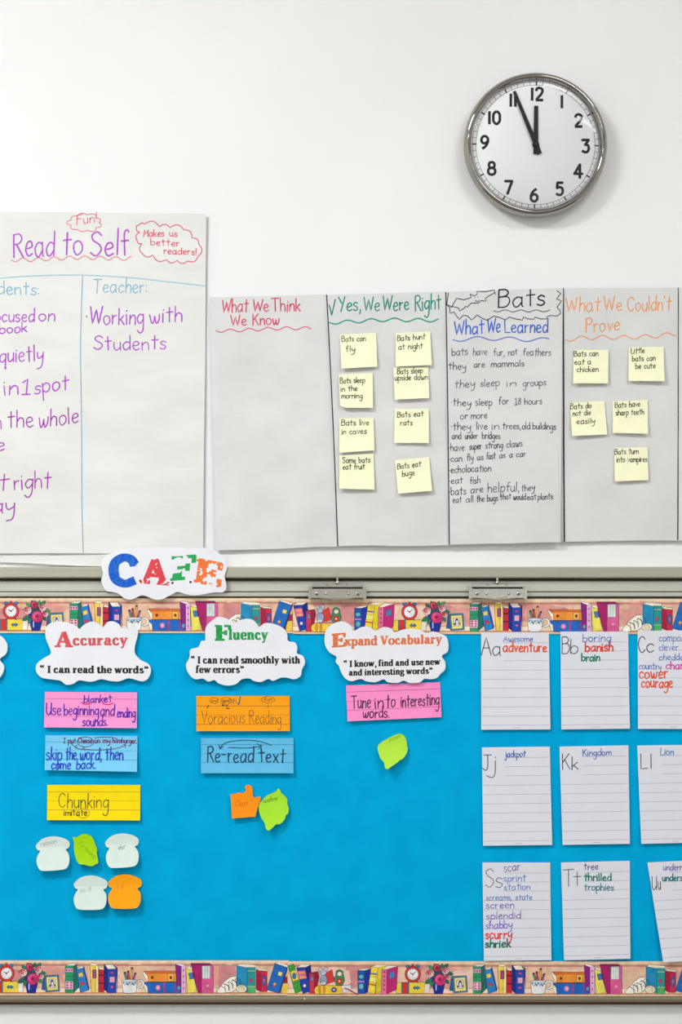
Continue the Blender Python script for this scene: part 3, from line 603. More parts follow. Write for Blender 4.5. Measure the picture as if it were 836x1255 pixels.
def art_mousepart(q, x):      # x = strip start
    q.poly([(x + 1, 1182.4), (x + 8, 1180), (x + 18.6, 1213.6), (x + 10, 1217)], (60, 160, 60)); q.poly([(x + 3.4, 1190), (x + 10.4, 1187.4), (x + 14, 1199.4), (x + 7, 1202)], (244, 216, 70), .4); q.ell(x + 8.8, 1195, 2.6, 4, (40, 120, 170), .3, 8, -.4)
    q.poly([(x + 22.6, 1184.6), (x + 28.6, 1181), (x + 31, 1209), (x + 26.6, 1216)], (22, 34, 120)); q.poly([(x + 11.6, 1185), (x + 17, 1181), (x + 29, 1181), (x + 22.6, 1184.6)], (240, 232, 220), .4)
    q.poly([(x + 11.6, 1185), (x + 22.4, 1184.4), (x + 28.6, 1214), (x + 19.4, 1217)], (30, 60, 170)); q.poly([(x + 12.8, 1189), (x + 22, 1188), (x + 24, 1198), (x + 15.4, 1199.6)], (230, 110, 150), .4); q.rect(x + 14, 1190.6, x + 22, 1191.8, (240, 190, 90), 0); q.rect(x + 15.6, 1196, x + 23, 1197.4, (240, 190, 90), 0); q.ell(x + 21.4, 1207, 1.8, 2, (240, 220, 190), 0, 7)
    q.poly([(x + 27, 1191.4), (x + 38, 1189.6), (x + 39.4, 1196), (x + 35, 1216), (x + 29, 1217)], (150, 26, 60)); q.poly([(x + 27, 1191.4), (x + 33.4, 1192.4), (x + 33.4, 1217), (x + 27.6, 1217)], (206, 50, 80), .5); q.ell(x + 30.4, 1198.6, 1.8, 3, (80, 150, 200), .3, 8)
    q.ell(x + 52, 1198, 6, 5, (206, 50, 50), .4, 9, .4); q.poly([(x + 46, 1192), (x + 55, 1187), (x + 58, 1202), (x + 47, 1206)], (214, 60, 56), .4)
    q.ell(x + 44.6, 1200, 4.6, 6.4, (150, 164, 196)); q.ell(x + 44, 1190.6, 4.2, 3.8, (190, 196, 214)); q.ell(x + 41, 1187, 2.4, 2.6, (206, 196, 214), .45, 9); q.ell(x + 47.6, 1186.6, 2.4, 2.6, (206, 196, 214), .45, 9); q.ell(x + 41.6, 1191, .6, .6, (30, 30, 40), 0, 6); q.ell(x + 44.4, 1204, 3.4, 2.2, (210, 216, 230), .3, 8)
    q.poly([(x + 66, 1207), (x + 78, 1206), (x + 79, 1213), (x + 68, 1216.6)], (226, 226, 234), .4)
    q.poly([(x + 34, 1209), (x + 38, 1206.6), (x + 66, 1207), (x + 68, 1212), (x + 66.6, 1217.2), (x + 35, 1217.2), (x + 33, 1213)], (246, 204, 60)); q.ell(x + 40, 1212, 1.6, 5, (226, 150, 50), .3, 8); q.ell(x + 45.4, 1212, 1.6, 5, (226, 150, 50), .3, 8); q.ell(x + 57.4, 1212, 3.4, 3.2, (60, 90, 170), .4, 10); q.ell(x + 57.4, 1212, 1.6, 1.4, (230, 180, 190), 0, 7)
    q.line([(x + 70, 1210), (x + 76, 1212), (x + 80, 1214.6), (x + 87, 1218)], (170, 40, 80), 1.6)
    q.poly([(x + 64, 1187), (x + 68.4, 1189), (x + 69, 1194), (x + 70.6, 1200), (x + 68, 1206.6), (x + 60, 1206.6), (x + 57.6, 1200), (x + 59.6, 1194), (x + 60, 1189)], (60, 136, 90)); q.ell(x + 64.2, 1192.6, 3, 2.8, (244, 220, 196), .3, 9); q.ell(x + 64, 1201.4, 3.6, 3.8, (206, 40, 50), .3, 9); q.ell(x + 64, 1201.4, 1.3, 1.3, (250, 220, 120), 0, 6)
    # blue, yellow, magenta standing
    q.poly([(x + 95, 1188.4), (x + 104, 1185.8), (x + 106, 1212), (x + 95, 1216.6)], (24, 50, 150)); q.rect(x + 86.6, 1188.4, x + 95, 1216.8, (30, 84, 180)); q.poly([(x + 86.6, 1188.2), (x + 92, 1186), (x + 104, 1185.6), (x + 95, 1188.4)], (240, 232, 214), .4); q.ell(x + 90.8, 1196, 3, 2.6, (90, 190, 190), .3, 8); q.ell(x + 90.8, 1208, 3, 3.6, (90, 190, 190), .3, 8); q.rect(x + 87, 1201, x + 94.6, 1202.8, (200, 120, 190), 0)
    q.poly([(x + 111, 1185), (x + 124, 1181.4), (x + 122, 1212), (x + 108, 1216.6)], (226, 206, 50)); q.poly([(x + 103, 1183.6), (x + 111.4, 1185), (x + 107.4, 1217), (x + 98.6, 1215)], (248, 218, 66)); q.poly([(x + 103, 1183.6), (x + 109, 1181.4), (x + 124, 1181.4), (x + 111.4, 1185)], CREAM, .4); q.poly([(x + 101.4, 1196), (x + 110, 1197), (x + 109.2, 1203), (x + 100.6, 1202)], (240, 240, 120), .3); q.line([(x + 101.8, 1192), (x + 110.4, 1193)], (60, 100, 170), 1.6); q.line([(x + 100.2, 1205), (x + 109, 1206.4)], (200, 60, 60), 1.6)
    q.poly([(x + 122.4, 1186.6), (x + 135.4, 1183.4), (x + 134, 1211.6), (x + 121.6, 1217.6)], (196, 36, 116)); q.poly([(x + 116, 1187), (x + 122.4, 1187), (x + 121.6, 1217.6), (x + 115.6, 1217)], (232, 120, 160)); q.poly([(x + 116, 1187), (x + 124, 1182), (x + 135.4, 1183), (x + 122.4, 1187)], (244, 228, 220), .4); q.poly([(x + 125.4, 1191), (x + 132, 1189.4), (x + 131.6, 1197), (x + 125.2, 1198.4)], (70, 130, 190), .4)
    for k in range(5): q.ell(x + 119, 1190 + 5.4 * k, 1.4, 1.4, (200, 60, 110), 0, 7)
def strip(x0, x1, dy, dx, kind, label, d, slope=0.0):
    T = Print(); tan = (232, 196, 158); y = 1177 + dy
    sh = Sheet('border_strip', [(x0, y), (x1, y), (x1, y + 43), (x0, y + 43)], d, mat('border_paper', (226, 190, 156), .6, var=.08, vscale=30), label, 'border', 'printed bookshelf borders', grid=22, thick=.0004)
    def cl(p): return [(min(max(a, x0 + .2), x1 - .2), min(max(b, y + .2), y + 42.8)) for a, b in p]
    T.lay = .2
    T.rect(x0 + .1, y + .1, x1 - .1, y + 4.6, (236, 204, 172), 0); T.line([(x0 + .2, y + 4.9), (x1 - .2, y + 4.9)], (176, 100, 84), .9); T.line([(x0 + .2, y + 1.2), (x1 - .2, y + 1.2)], (248, 222, 190), 1.0)
    T.rect(x0 + .1, y + 5.4, x1 - .1, y + 36, (230, 186, 160), 0)
    lay0 = T.lay
    rnd = random.Random(int(x0) + 3)
    x = x0; npatch = 0
    while x < x1:   # watercolour wash patches of the printed shelf back
        wd = rnd.uniform(14, 44); T.lay = lay0 + .4 * (npatch % 3); npatch += 1; c = rnd.choice([(236, 196, 168), (226, 160, 150), (214, 140, 140), (232, 190, 160), (240, 204, 184)])
        yy = rnd.uniform(5.4, 14)
        T.poly(cl([(x, y + yy), (x + wd * .4, y + yy - rnd.uniform(0, 4)), (x + wd, y + yy + 2), (x + wd * 1.1, y + 26), (x + wd * .7, y + rnd.uniform(28, 36)), (x + 3, y + 33), (x - 4, y + 20)]), c, 0); x += wd * .9
    T.lay = lay0 + 1.8
    T.line([(x0 + .2, y + 6.3), (x1 - .2, y + 6.3)], (206, 130, 120), 1.4)
    T.rect(x0 + .1, y + 34, x1 - .1, y + 39, (246, 222, 196), 0); T.line([(x0 + .2, y + 33.6), (x1 - .2, y + 33.6)], (210, 150, 126), .5)
    T.line([(x0 + .2, y + 40), (x1 - .2, y + 40)], (216, 146, 96), 1.5); T.line([(x0 + .2, y + 41.9), (x1 - .2, y + 41.9)], (240, 206, 170), 1.2)
    L = T.lay
    q = Off(T, dx, dy)
    items = []
    if kind == 'A':
        items = [(art_yellow_lying, 8), (art_clock, 8), (art_vase, 38), (art_frame, 63), (art_green, 80), (art_three, 110), (art_mug, 159), (art_lying, 178), (art_purple, 215), (art_shell, 247), (art_teal, 290), (art_red, 314), (art_endyellow, 341), (art_tilt, 327)]
        T.rect(268 + dx, y + 7, 289 + dx, y + 33, (212, 140, 140), 0)
        T.line([(118 + dx - 11, y + 6), (118 + dx - 11, y + 30)], (222, 160, 130), 1.4)
        items += [(lambda q, x: (art_mousepart(q, x)), -145)]
    else:
        o = 498
        items = [(art_mousepart, 352), (art_yellow_lying, o + 8), (art_clock, o + 8), (art_vase, o + 39), (art_frame, o + 65), (art_green, o + 82), (art_three, o + 112), (art_mug, o + 162), (art_lying, o + 181), (art_purple, o + 218), (art_shell, o + 250), (art_teal, o + 294), (art_red, o + 317), (art_endyellow, o + 344), (art_tilt, o + 330), (art_mousepart, o + 360)]
    lift = {art_tilt: 4.0, art_purple: 3.1, art_vase: 4.3, art_clock: 3.3}
    for n, (f, x) in enumerate(items):
        T.lay = L + .2 + .053 * n + lift.get(f, 0); f(q, x)
    vs = []; fs = []; cs = []
    # keep only faces inside the strip
    for f, c in zip(T.f, T.c):
        if all(x0 <= T.v[i][0] + 0 <= x1 for i in f): fs.append(f); cs.append(c)
    me = bpy.data.meshes.new('printed_picture')
    me.from_pydata([sh.local(a, min(max(b, y + .1), y + 42.9), .00003 * l) for a, b, l in T.v], [], fs)
    ca = me.color_attributes.new('Col', 'FLOAT_COLOR', 'CORNER'); k = 0
    cl_ = {}
    for p, c in zip(me.polygons, cs):
        cc = cl_.setdefault(c, rgb(c))
        for li in p.loop_indices: ca.data[li].color = cc
    me.update()
    bm = bmesh.new(); bm.from_mesh(me); bmesh.ops.reverse_faces(bm, faces=[f for f in bm.faces if f.normal.y > 0])
    bmesh.ops.delete(bm, geom=[v for v in bm.verts if not v.link_faces], context='VERTS'); bm.to_mesh(me); bm.free()
    link('printed_picture', me, PRINT, sh.o)
random.seed(3)
strip(XL, 361, -444, 5.5, 'A', 'printed border of bookshelf pictures along the board top, above the Accuracy cloud', .0215)
strip(359, XR, -443, -4, 'B', 'printed border of bookshelf pictures along the board top, above the Aa sheet', .0222)
strip(XL, 354, 0, 0, 'A', 'printed border of bookshelf pictures along the board bottom, under the bread shaped notes', .0228)
strip(352.5, XR, 1, 0, 'B', 'printed border of bookshelf pictures along the board bottom, under the Ss sheet', .0236)

# ------------------------------------------------------------ big chart sheets on the wall
PUR = (170, 62, 196); MAG = (160, 40, 168); LBL = (112, 172, 200); RED = (214, 62, 88)
Sheet('curled_paper_strip', [(XL, 670), (150, 670), (150, 694.5), (124, 694.2), (100, 693.6), (70, 692.2), (50, 691), (30, 690), (0, 689), (XL, 689)], .003, CHART, 'pale paper strip with a wavy lower edge under the Read to Self chart', 'paper strip', grid=8, wav=.0012, wl=110, lift=.003, seed=9)
ch = Sheet('chart_sheet', [(-120, 258), (60, 260), (160, 261.5), (236, 262), (253, 262.5), (252, 350), (251.5, 450), (250, 560), (249, 676), (247, 679.5), (160, 678.5), (60, 678), (-120, 679)], .0045, CHART, 'large white chart titled Read to Self with purple handwriting', 'chart', 'handwritten charts on the wall', grid=6, wav=.0009, wl=95, lift=.003, seed=3,
           curl=lambda u, v: .003 * max(0, (u - .9) / .1) ** 2 * max(0, 1 - v * 3))
ch.text('Read', 17, 315, 67, 313.5, 15.5, PUR, 1.9, 'title_lettering'); ch.text('to', 77, 313, 101, 312, 15, PUR, 1.9, 'title_lettering'); ch.text('Self', 111, 314, 159, 312, 15.5, PUR, 1.9, 'title_lettering')
ch.wave(14, 318, 161, 316, 2.3, 19, (216, 110, 126), 1.2)
ch.text('Fun!', 94, 276, 120, 272, 6, RED, 1.0)
def scallop(s, cx, cy, rx, ry, n, c, w, bulge=.16):
    pts = []
    for i in range(n):
        a0 = 2 * PI * i / n; a1 = 2 * PI * (i + 1) / n
        for k in range(7):
            t = k / 7; a = a0 + (a1 - a0) * t; b = 1 + bulge * math.sin(PI * t) * (1 + .3 * math.sin(i * 2.1))
            pts.append((cx + rx * b * math.cos(a), cy + ry * b * math.sin(a)))
    s.line(pts, c, w, smooth=False, closed=True, name='drawn_bubble')
scallop(ch, 104, 273, 17.5, 9.5, 9, (220, 90, 106), 1.0, .22)
def poly_scallop(s, pts, org, sc, c, w, name='drawn_bubble', closed=True):
    """bulging arcs between listed joints; photo crop coordinates"""
    P = [(org[0] + a / sc, org[1] + b / sc) for a, b in pts]; out = []; n = len(P)
    mx = sum(p[0] for p in P) / n; my = sum(p[1] for p in P) / n
    for i in range(n if closed else n - 1):
        a = P[i]; b = P[(i + 1) % n]; L = math.hypot(b[0] - a[0], b[1] - a[1]); nx, ny = (b[1] - a[1]) / (L or 1), -(b[0] - a[0]) / (L or 1)
        if ((a[0] + b[0]) / 2 - mx) * nx + ((a[1] + b[1]) / 2 - my) * ny < 0: nx, ny = -nx, -ny
        for k in range(6):
            t = k / 6; h = L * .28 * math.sin(PI * t); out.append((a[0] + (b[0] - a[0]) * t + nx * h, a[1] + (b[1] - a[1]) * t + ny * h))
    s.line(out, c, w, smooth=False, closed=closed, name=name)
poly_scallop(ch, [(445, 120), (475, 115), (560, 130), (620, 135), (700, 148), (745, 195), (785, 230), (780, 300), (720, 325), (660, 322), (600, 318), (520, 290), (465, 285), (460, 225), (432, 210), (450, 160), (428, 140)], (75, 250), 4.644, (214, 66, 92), 1.2)
ch.text('Makes', 176, 290, 202, 290, 5, (214, 56, 84), 1.1); ch.text('us', 208, 290, 217, 290, 4.6, (214, 56, 84), 1.1); ch.text('better', 185, 300.5, 221, 302, 4.6, (214, 56, 84), 1.1); ch.text('readers!', 201, 311, 242, 313, 4.8, (214, 56, 84), 1.1)
ch.line([(-120, 348), (-40, 345), (0, 341), (50, 338), (101, 337.5), (160, 340.5), (210, 346), (251, 350.5)], (130, 184, 208), 1.1)
ch.line([(101.5, 337.5), (100, 380), (99, 430), (100, 500), (100.5, 560), (100.8, 620), (102.5, 677)], (96, 158, 190), 1.1)
ch.text('Students:', -34, 360, 49, 361.5, 8, LBL, 1.3); ch.text('Teacher:', 114, 359, 181, 359, 8.6, LBL, 1.3)
ch.text('*Working', 106, 397, 177, 398, 10.5, PUR, 1.6); ch.text('with', 184, 396, 224, 394, 10, PUR, 1.6); ch.text('Students', 115, 429, 204, 428, 9, PUR, 1.5)
ch.text('focused', -14, 395, 43, 394, 8, PUR, 1.6); ch.text('on', 48, 394, 67, 393.5, 8, PUR, 1.6); ch.text('book', 0, 409, 34, 407, 6, PUR, 1.5)
ch.text('quietly', 0, 444, 54, 442, 9.5, PUR, 1.6); ch.text('in', 6, 485, 22, 484, 10, PUR, 1.6); ch.text('1', 27, 484, 37, 484, 9.5, PUR, 1.6); ch.text('spot', 43, 483, 85, 477, 9.5, PUR, 1.6)
ch.text('n', -12, 526, 1.5, 525, 11, MAG, 1.6); ch.text('the', 10, 525, 42, 523, 11, MAG, 1.6); ch.text('whole', 48, 524, 97, 518, 10.5, MAG, 1.6); ch.text('e', -4, 553, 5.5, 552, 9, MAG, 1.6)
ch.text('t', -2, 602, 10, 601, 11, MAG, 1.6); ch.text('right', 18, 600, 63, 598, 10.5, MAG, 1.6); ch.text('ay', -8, 628, 18.5, 628, 10, MAG, 1.6)

def top4(a, b, c, d_, n=3, j=.8, seed=0):
    """paper quad with slightly uneven lower edge"""
    r = random.Random(seed); bot = [(c[0] + (d_[0] - c[0]) * t, c[1] + (d_[1] - c[1]) * t + r.uniform(-j, j)) for t in (.2, .45, .7)]
    return [a, b, c] + bot + [d_]
BL = (40, 42, 50)
S1 = Sheet('chart_sheet', top4((257.5, 364.5), (400, 361), (413.5, 670), (265, 674.5), seed=1), .006, CHART2, 'chart panel titled What We Think We Know, empty below its pink heading', 'chart', 'bat charts on the wall', grid=6, wav=.0009, wl=80, lift=.002, seed=11)
S2 = Sheet('chart_sheet', top4((399, 361.5), (546, 357.5), (550, 668), (413, 669.5), seed=2), .0085, CHART2, 'chart panel titled Yes, We Were Right with eight yellow notes', 'chart', 'bat charts on the wall', grid=6, wav=.0009, wl=85, lift=.0015, seed=12)
S3 = Sheet('chart_sheet', top4((545, 358), (690, 353), (686.5, 664.5), (549.5, 667.5), seed=3), .011, CHART2, 'chart panel titled Bats, What We Learned, filled with dark handwriting', 'chart', 'bat charts on the wall', grid=6, wav=.0008, wl=80, lift=.0025, side=.003, seed=13)
S4 = Sheet('chart_sheet', top4((688.5, 353.5), (832.5, 352.5), (831, 662.5), (686, 664), seed=4), .0062, CHART2, "chart panel titled What We Couldn't Prove with five yellow notes", 'chart', 'bat charts on the wall', grid=6, wav=.0009, wl=85, lift=.002, seed=14)
S5 = Sheet('chart_sheet', top4((832, 352.5), (960, 352), (960, 660), (831.5, 662.5), seed=5), .0088, CHART2, "blank chart panel edge past the What We Couldn't Prove panel", 'chart', 'bat charts on the wall', grid=8, wav=.0009, wl=85, lift=.0015, seed=15)
S2.line([(400.5, 361.8), (405, 450), (410, 560), (414, 669)], BL, 1.5, name='black_divider'); S3.line([(546.5, 358.5), (548, 450), (549.5, 560), (550.6, 667)], BL, 1.5, name='black_divider')
S4.line([(690, 353.8), (690.6, 450), (691, 560), (691.6, 663)], BL, 2.0, name='black_divider'); S4.line([(831.6, 353), (831.5, 450), (831, 560), (830.4, 661)], BL, 1.6, name='black_divider')
CR = (206, 46, 84)
S1.text('What', 272, 384, 305, 382, 8.2, CR, 1.4, 'title_lettering'); S1.text('We', 310, 382, 329, 382, 8, CR, 1.4, 'title_lettering'); S1.text('Think', 333, 382, 369, 381, 8.2, CR, 1.4, 'title_lettering'); S1.text('We', 283, 399, 302, 399, 7, CR, 1.4, 'title_lettering'); S1.text('Know', 310, 399, 343, 398, 7, CR, 1.4, 'title_lettering')
S1.wave(265, 405, 381, 402.5, 1.9, 23, (206, 66, 104), 1.2)
GR = (0, 132, 112)
S2.line([(403.5, 374), (405, 379), (406.4, 387), (408, 380), (411, 367)], GR, 1.6, smooth=False, name='check_mark')
S2.text('Yes,', 415, 382, 443, 381, 9, GR, 1.6, 'title_lettering'); S2.text('We', 446, 381, 465, 381, 9, GR, 1.6, 'title_lettering'); S2.text('Were', 469, 381, 502, 380, 9, GR, 1.6, 'title_lettering'); S2.text('Right', 509, 381, 541, 379, 9.4, GR, 1.6, 'title_lettering')
S2.wave(404, 394.5, 537, 391.5, 2.1, 29, (20, 150, 130), 1.7)
# bat drawing
K = (30, 30, 34)
def C6(pts, ox=540, oy=345, sc=5.225): return [(ox + a / sc, oy + b / sc) for a, b in pts]
S3.line(C6([(70, 165), (85, 140), (103, 108), (150, 118), (196, 104), (188, 80), (215, 93), (235, 82), (233, 64), (290, 66), (342, 55), (352, 85), (346, 72), (320, 88), (300, 98), (310, 92), (286, 110), (290, 128), (262, 122), (240, 140), (215, 138), (195, 140), (172, 165), (160, 160), (150, 172), (122, 190), (115, 170), (75, 160)]), K, 1.1, False, name='drawn_bat')
S3.line(C6([(70, 165), (55, 152), (40, 150)]), K, 1.1, False, name='drawn_bat'); S3.line(C6([(222, 120), (235, 130), (246, 120)]), K, .9, name='drawn_bat'); I = Ink()
for p in C6([(222, 104), (240, 100)]): I.disc(p[0], p[1], .6)
S3.ink(I, ink(K), 'drawn_bat')
S3.line(C6([(50, 75), (45, 110), (40, 150), (58, 165), (62, 205), (85, 195), (105, 225), (120, 243), (145, 218), (170, 220), (200, 247), (235, 215), (265, 235), (300, 250), (340, 222), (380, 232), (415, 247), (440, 228), (480, 240), (525, 248), (530, 228), (560, 240), (600, 242), (604, 228), (640, 240), (680, 240), (684, 225), (710, 218), (745, 222), (768, 205), (765, 185), (745, 165), (775, 125), (742, 112), (770, 78), (745, 60)]), K, 1.1, False, name='drawn_banner')
S3.text('Bats', 611, 377, 668, 374, 11, K, 1.8, 'title_lettering', jit=.5)
S3.wave(605, 381.5, 674, 380.5, 1.2, 19, K, 1.0)
BU = (44, 90, 196)
S3.text('What', 557, 410.5, 594, 409, 8.8, BU, 1.6, 'title_lettering'); S3.text('We', 597, 408, 613, 407, 8.6, BU, 1.6, 'title_lettering'); S3.text('Learned', 619, 408, 672, 408, 8.4, BU, 1.6, 'title_lettering'); S3.wave(555, 416, 673, 415.5, 2.4, 40, BU, 1.2)
G = (74, 74, 76); G2 = (50, 50, 54)
for (t, x0, y0, x1, y1, xh, c) in [('bats', 554, 436, 574, 435, 5.2, G), ('have', 580, 435.5, 598, 435, 5, G), ('fur,', 605, 436, 619, 436, 5, G), ('not', 623, 436, 635, 435, 4.8, G), ('feathers', 641, 436, 676, 436, 5, G),
    ('they', 550, 453, 572, 453, 5, G2), ('are', 581, 450.5, 595, 450, 4.6, G2), ('mammals', 602, 450, 643, 449, 4.6, G2), ('they', 557.5, 475.5, 583, 474, 5.2, G), ('sleep', 589, 474, 613, 473, 5, G), ('in', 621, 474, 632, 473, 4.6, G), ('groups', 641, 474, 670, 472, 5, G),
    ('*they', 552.7, 497, 578, 498, 5, G2), ('sleep', 583, 497, 604, 497, 5, G2), ('for', 611, 496, 624, 495, 5, G2), ('18', 631, 496, 638, 496, 4.8, G2), ('hours', 643, 496, 665, 495, 4.6, G2), ('or', 564, 513.5, 573, 513.5, 4.8, G2), ('more', 577.5, 513.5, 598, 512.5, 4.8, G2),
    ('*they', 553, 527, 578, 527, 5, G2), ('live', 584, 526.5, 598, 526, 5, G2), ('in', 603, 526.5, 611.5, 526, 4.8, G2), ('trees,', 616, 526, 639, 526, 4.8, G2), ('old', 640, 526, 650.5, 526, 4.8, G2), ('buildings', 653, 526, 682, 526.5, 4.6, G2),
    ('and', 554, 538, 566, 538, 4.6, G2), ('under', 570, 538, 586, 537.5, 4.4, G2), ('bridges', 591, 537.5, 614, 538, 4.6, G2), ('*have', 551, 552.5, 570, 552.5, 5, G2), ('super', 575.5, 551.5, 591, 550, 4.6, G2), ('strong', 595, 550, 617, 549, 4.6, G2), ('claws', 621, 548.5, 641, 547, 4.8, G2),
    ('*can', 551, 566, 567, 565.5, 4.6, G2), ('fly', 572, 565, 581, 564.5, 4.6, G2), ('as', 585, 564, 592, 563.5, 4.2, G2), ('fast', 596, 563, 608, 562, 4.4, G2), ('as', 612, 562, 619, 561, 4.2, G2), ('a', 624.5, 561, 628, 560.5, 4.2, G2), ('car', 633, 560, 644, 559.5, 4.2, G2),
    ('*echolocation', 551, 580, 602.5, 577.5, 4.8, G2), ('*eat', 551, 593, 568, 592.5, 4.6, G2), ('fish', 576, 593, 589, 592, 4.8, G2), ('*bats', 551, 606.5, 572, 606, 5.4, G2), ('are', 577, 605, 593, 603, 5, G2), ('helpful,', 598, 604, 637, 602, 6, G2), ('they', 639, 602.5, 656, 600.5, 4.6, G2),
    ('eat', 555, 616, 566.5, 616, 4.4, G2), ('all', 571, 616, 581, 615, 4.4, G2), ('the', 584, 615, 594.5, 614.5, 4.4, G2), ('bugs', 597, 614.5, 611, 613.5, 4.4, G2), ('that', 613, 612.5, 626, 611.5, 4.2, G2), ('would', 629, 612.5, 644, 612.5, 4.2, G2), ('eat', 646, 612.5, 657, 612, 4, G2), ('plants', 659, 612.5, 677, 611.5, 4.2, G2)]:
    S3.text(t, x0, y0, x1, y1, xh, c, .95)
S3.line([(684, 560), (684.5, 600), (684.6, 663)], (200, 198, 196), .5, name='crease')
OR = (232, 154, 98)
S4.text('What', 694, 383, 736, 381, 9, OR, 1.5, 'title_lettering'); S4.text('We', 740, 381, 762, 381, 9, OR, 1.5, 'title_lettering'); S4.text("Couldn't", 769, 382, 823, 380, 9, OR, 1.5, 'title_lettering'); S4.text('Prove', 718, 407, 760, 405, 8.5, OR, 1.5, 'title_lettering')
S4.wave(693, 416.5, 829, 410, 2.6, 26, OR, 1.3)

# ------------------------------------------------------------ yellow sticky notes
NK = (48, 52, 34)
NOTES = [
 ([(416.8, 410), (461, 408), (462.4, 449.5), (418.6, 452)], .008, 'yellow sticky note reading Bats can fly', [('Bats can', 419, 419, 448, 418), ('fly', 424, 431, 435, 431)], S2),
 ([(485, 408), (527.4, 406.4), (529, 447.6), (485, 449.5)], .008, 'yellow sticky note reading Bats hunt at night', [('Bats hunt', 487, 418, 521, 415.5), ('at night', 488.6, 428.5, 518, 427)], S2),
 ([(415, 459), (457, 457), (457, 500), (424, 500), (417, 497)], .008, 'yellow sticky note reading Bats sleep in the morning', [('Bats sleep', 417, 470, 447, 469), ('in the', 418, 480, 438, 479), ('morning', 418.6, 488.5, 444, 488)], S2),
 ([(482, 450.5), (525, 449.4), (526, 488), (484, 490)], .007, 'yellow sticky note reading Bats sleep upside down', [('Bats sleep', 487, 458.5, 518, 457), ('upside down', 484, 466.5, 524, 465)], S2),
 ([(416, 513), (458, 512), (459, 552), (416, 555)], .008, 'yellow sticky note reading Bats live in caves', [('Bats live', 418.6, 521.5, 452, 521), ('in caves', 419, 532.5, 449, 531.5)], S2),
 ([(484, 501), (525.6, 501), (525.6, 543), (483, 543)], .006, 'yellow sticky note reading Bats eat rats', [('Bats eat', 487, 511.5, 519, 510), ('rats', 491, 521.5, 505.5, 521)], S2),
 ([(416, 558), (458, 556), (459, 600), (416, 599)], .007, 'yellow sticky note reading Some bats eat fruit', [('Some bats', 420, 567.5, 453.5, 567), ('eat fruit', 420.4, 575.5, 447, 575)], S2),
 ([(484, 564), (526, 560), (529.5, 601.5), (488, 605)], .008, 'yellow sticky note reading Bats eat bugs', [('Bats eat', 487, 575, 516, 571.5), ('bugs', 493, 584, 507.6, 582)], S2),
 ([(703.4, 428.8), (746, 429), (745, 470), (702, 470)], .007, 'yellow sticky note reading Bats can eat a chicken', [('Bats can', 703.9, 437, 733, 436), ('eat a', 704.5, 447, 724, 446.5), ('chicken', 707, 456, 733, 455.5)], S4),
 ([(770.7, 425.7), (813.4, 425), (814, 467.5), (770, 467)], .007, 'yellow sticky note reading Little bats can be cute', [('Little', 773.5, 433.5, 790, 432.5), ('bats can', 775, 442.7, 803, 442), ('be cute', 779, 452, 803, 451.5)], S4),
 ([(698.4, 493.5), (741, 491.5), (744, 532.6), (701, 534.5)], .007, 'yellow sticky note reading Bats do not die easily', [('Bats do', 699.5, 501.5, 724.7, 500), ('not die', 702, 510, 724, 508.5), ('easily', 707, 520, 729, 518.5)], S4),
 ([(751, 492), (794, 490), (793.6, 531.7), (750.6, 530.6)], .007, 'yellow sticky note reading Bats have sharp teeth', [('Bats have', 754, 500, 784.7, 498), ('sharp teeth', 755, 509, 789, 508)], S4),
 ([(753, 549), (794, 548), (794.4, 588.4), (753, 590)], .007, 'yellow sticky note reading Bats turn into vampires', [('Bats turn', 753.6, 557, 782.7, 556), ('into vampires', 756, 566.5, 793, 566)], S4)]
for i, (ol, lf, lab, tx, host) in enumerate(NOTES):
    s = Sheet('sticky_note', ol, host.d + .0052, NOTE, lab, 'sticky note', 'yellow sticky notes on the bat charts', grid=3, lift=lf * .65, side=.0015 * (1 if i % 2 else -1), thick=.0002, seed=30 + i)
    for (t, a, b, c, d_) in tx: s.text(t, a, b, c, d_, 3.9, NK, .95)

# ------------------------------------------------------------ white cloud signs
def C(ol, ox, oy, sc): return [(ox + a / sc, oy + b / sc) for a, b in ol]
cafe = Sheet('cloud_sign', catmull(C([(70, 75), (88, 55), (115, 40), (150, 18), (200, 12), (300, 4), (420, 2), (540, 6), (640, 6), (690, 14), (735, 36), (765, 66), (776, 100), (782, 118), (772, 150), (768, 172), (776, 205), (776, 240), (755, 260), (710, 260), (640, 272), (590, 278), (540, 268), (500, 258), (460, 276), (410, 300), (370, 300), (330, 285), (298, 275), (265, 290), (230, 302), (195, 292), (165, 268), (130, 258), (95, 252), (75, 222), (66, 190), (76, 150), (66, 110)], 110, 670, 4.644), True, 3),
    .031, LAM, 'white cloud sign with the large coloured letters CAFE, fixed over the rail', 'cloud sign', None, grid=4, thick=.0006, wav=.0006, wl=70, seed=50)
CB, CRD, CG, CO = (14, 88, 200), (224, 66, 76), (36, 168, 84), (240, 118, 54)
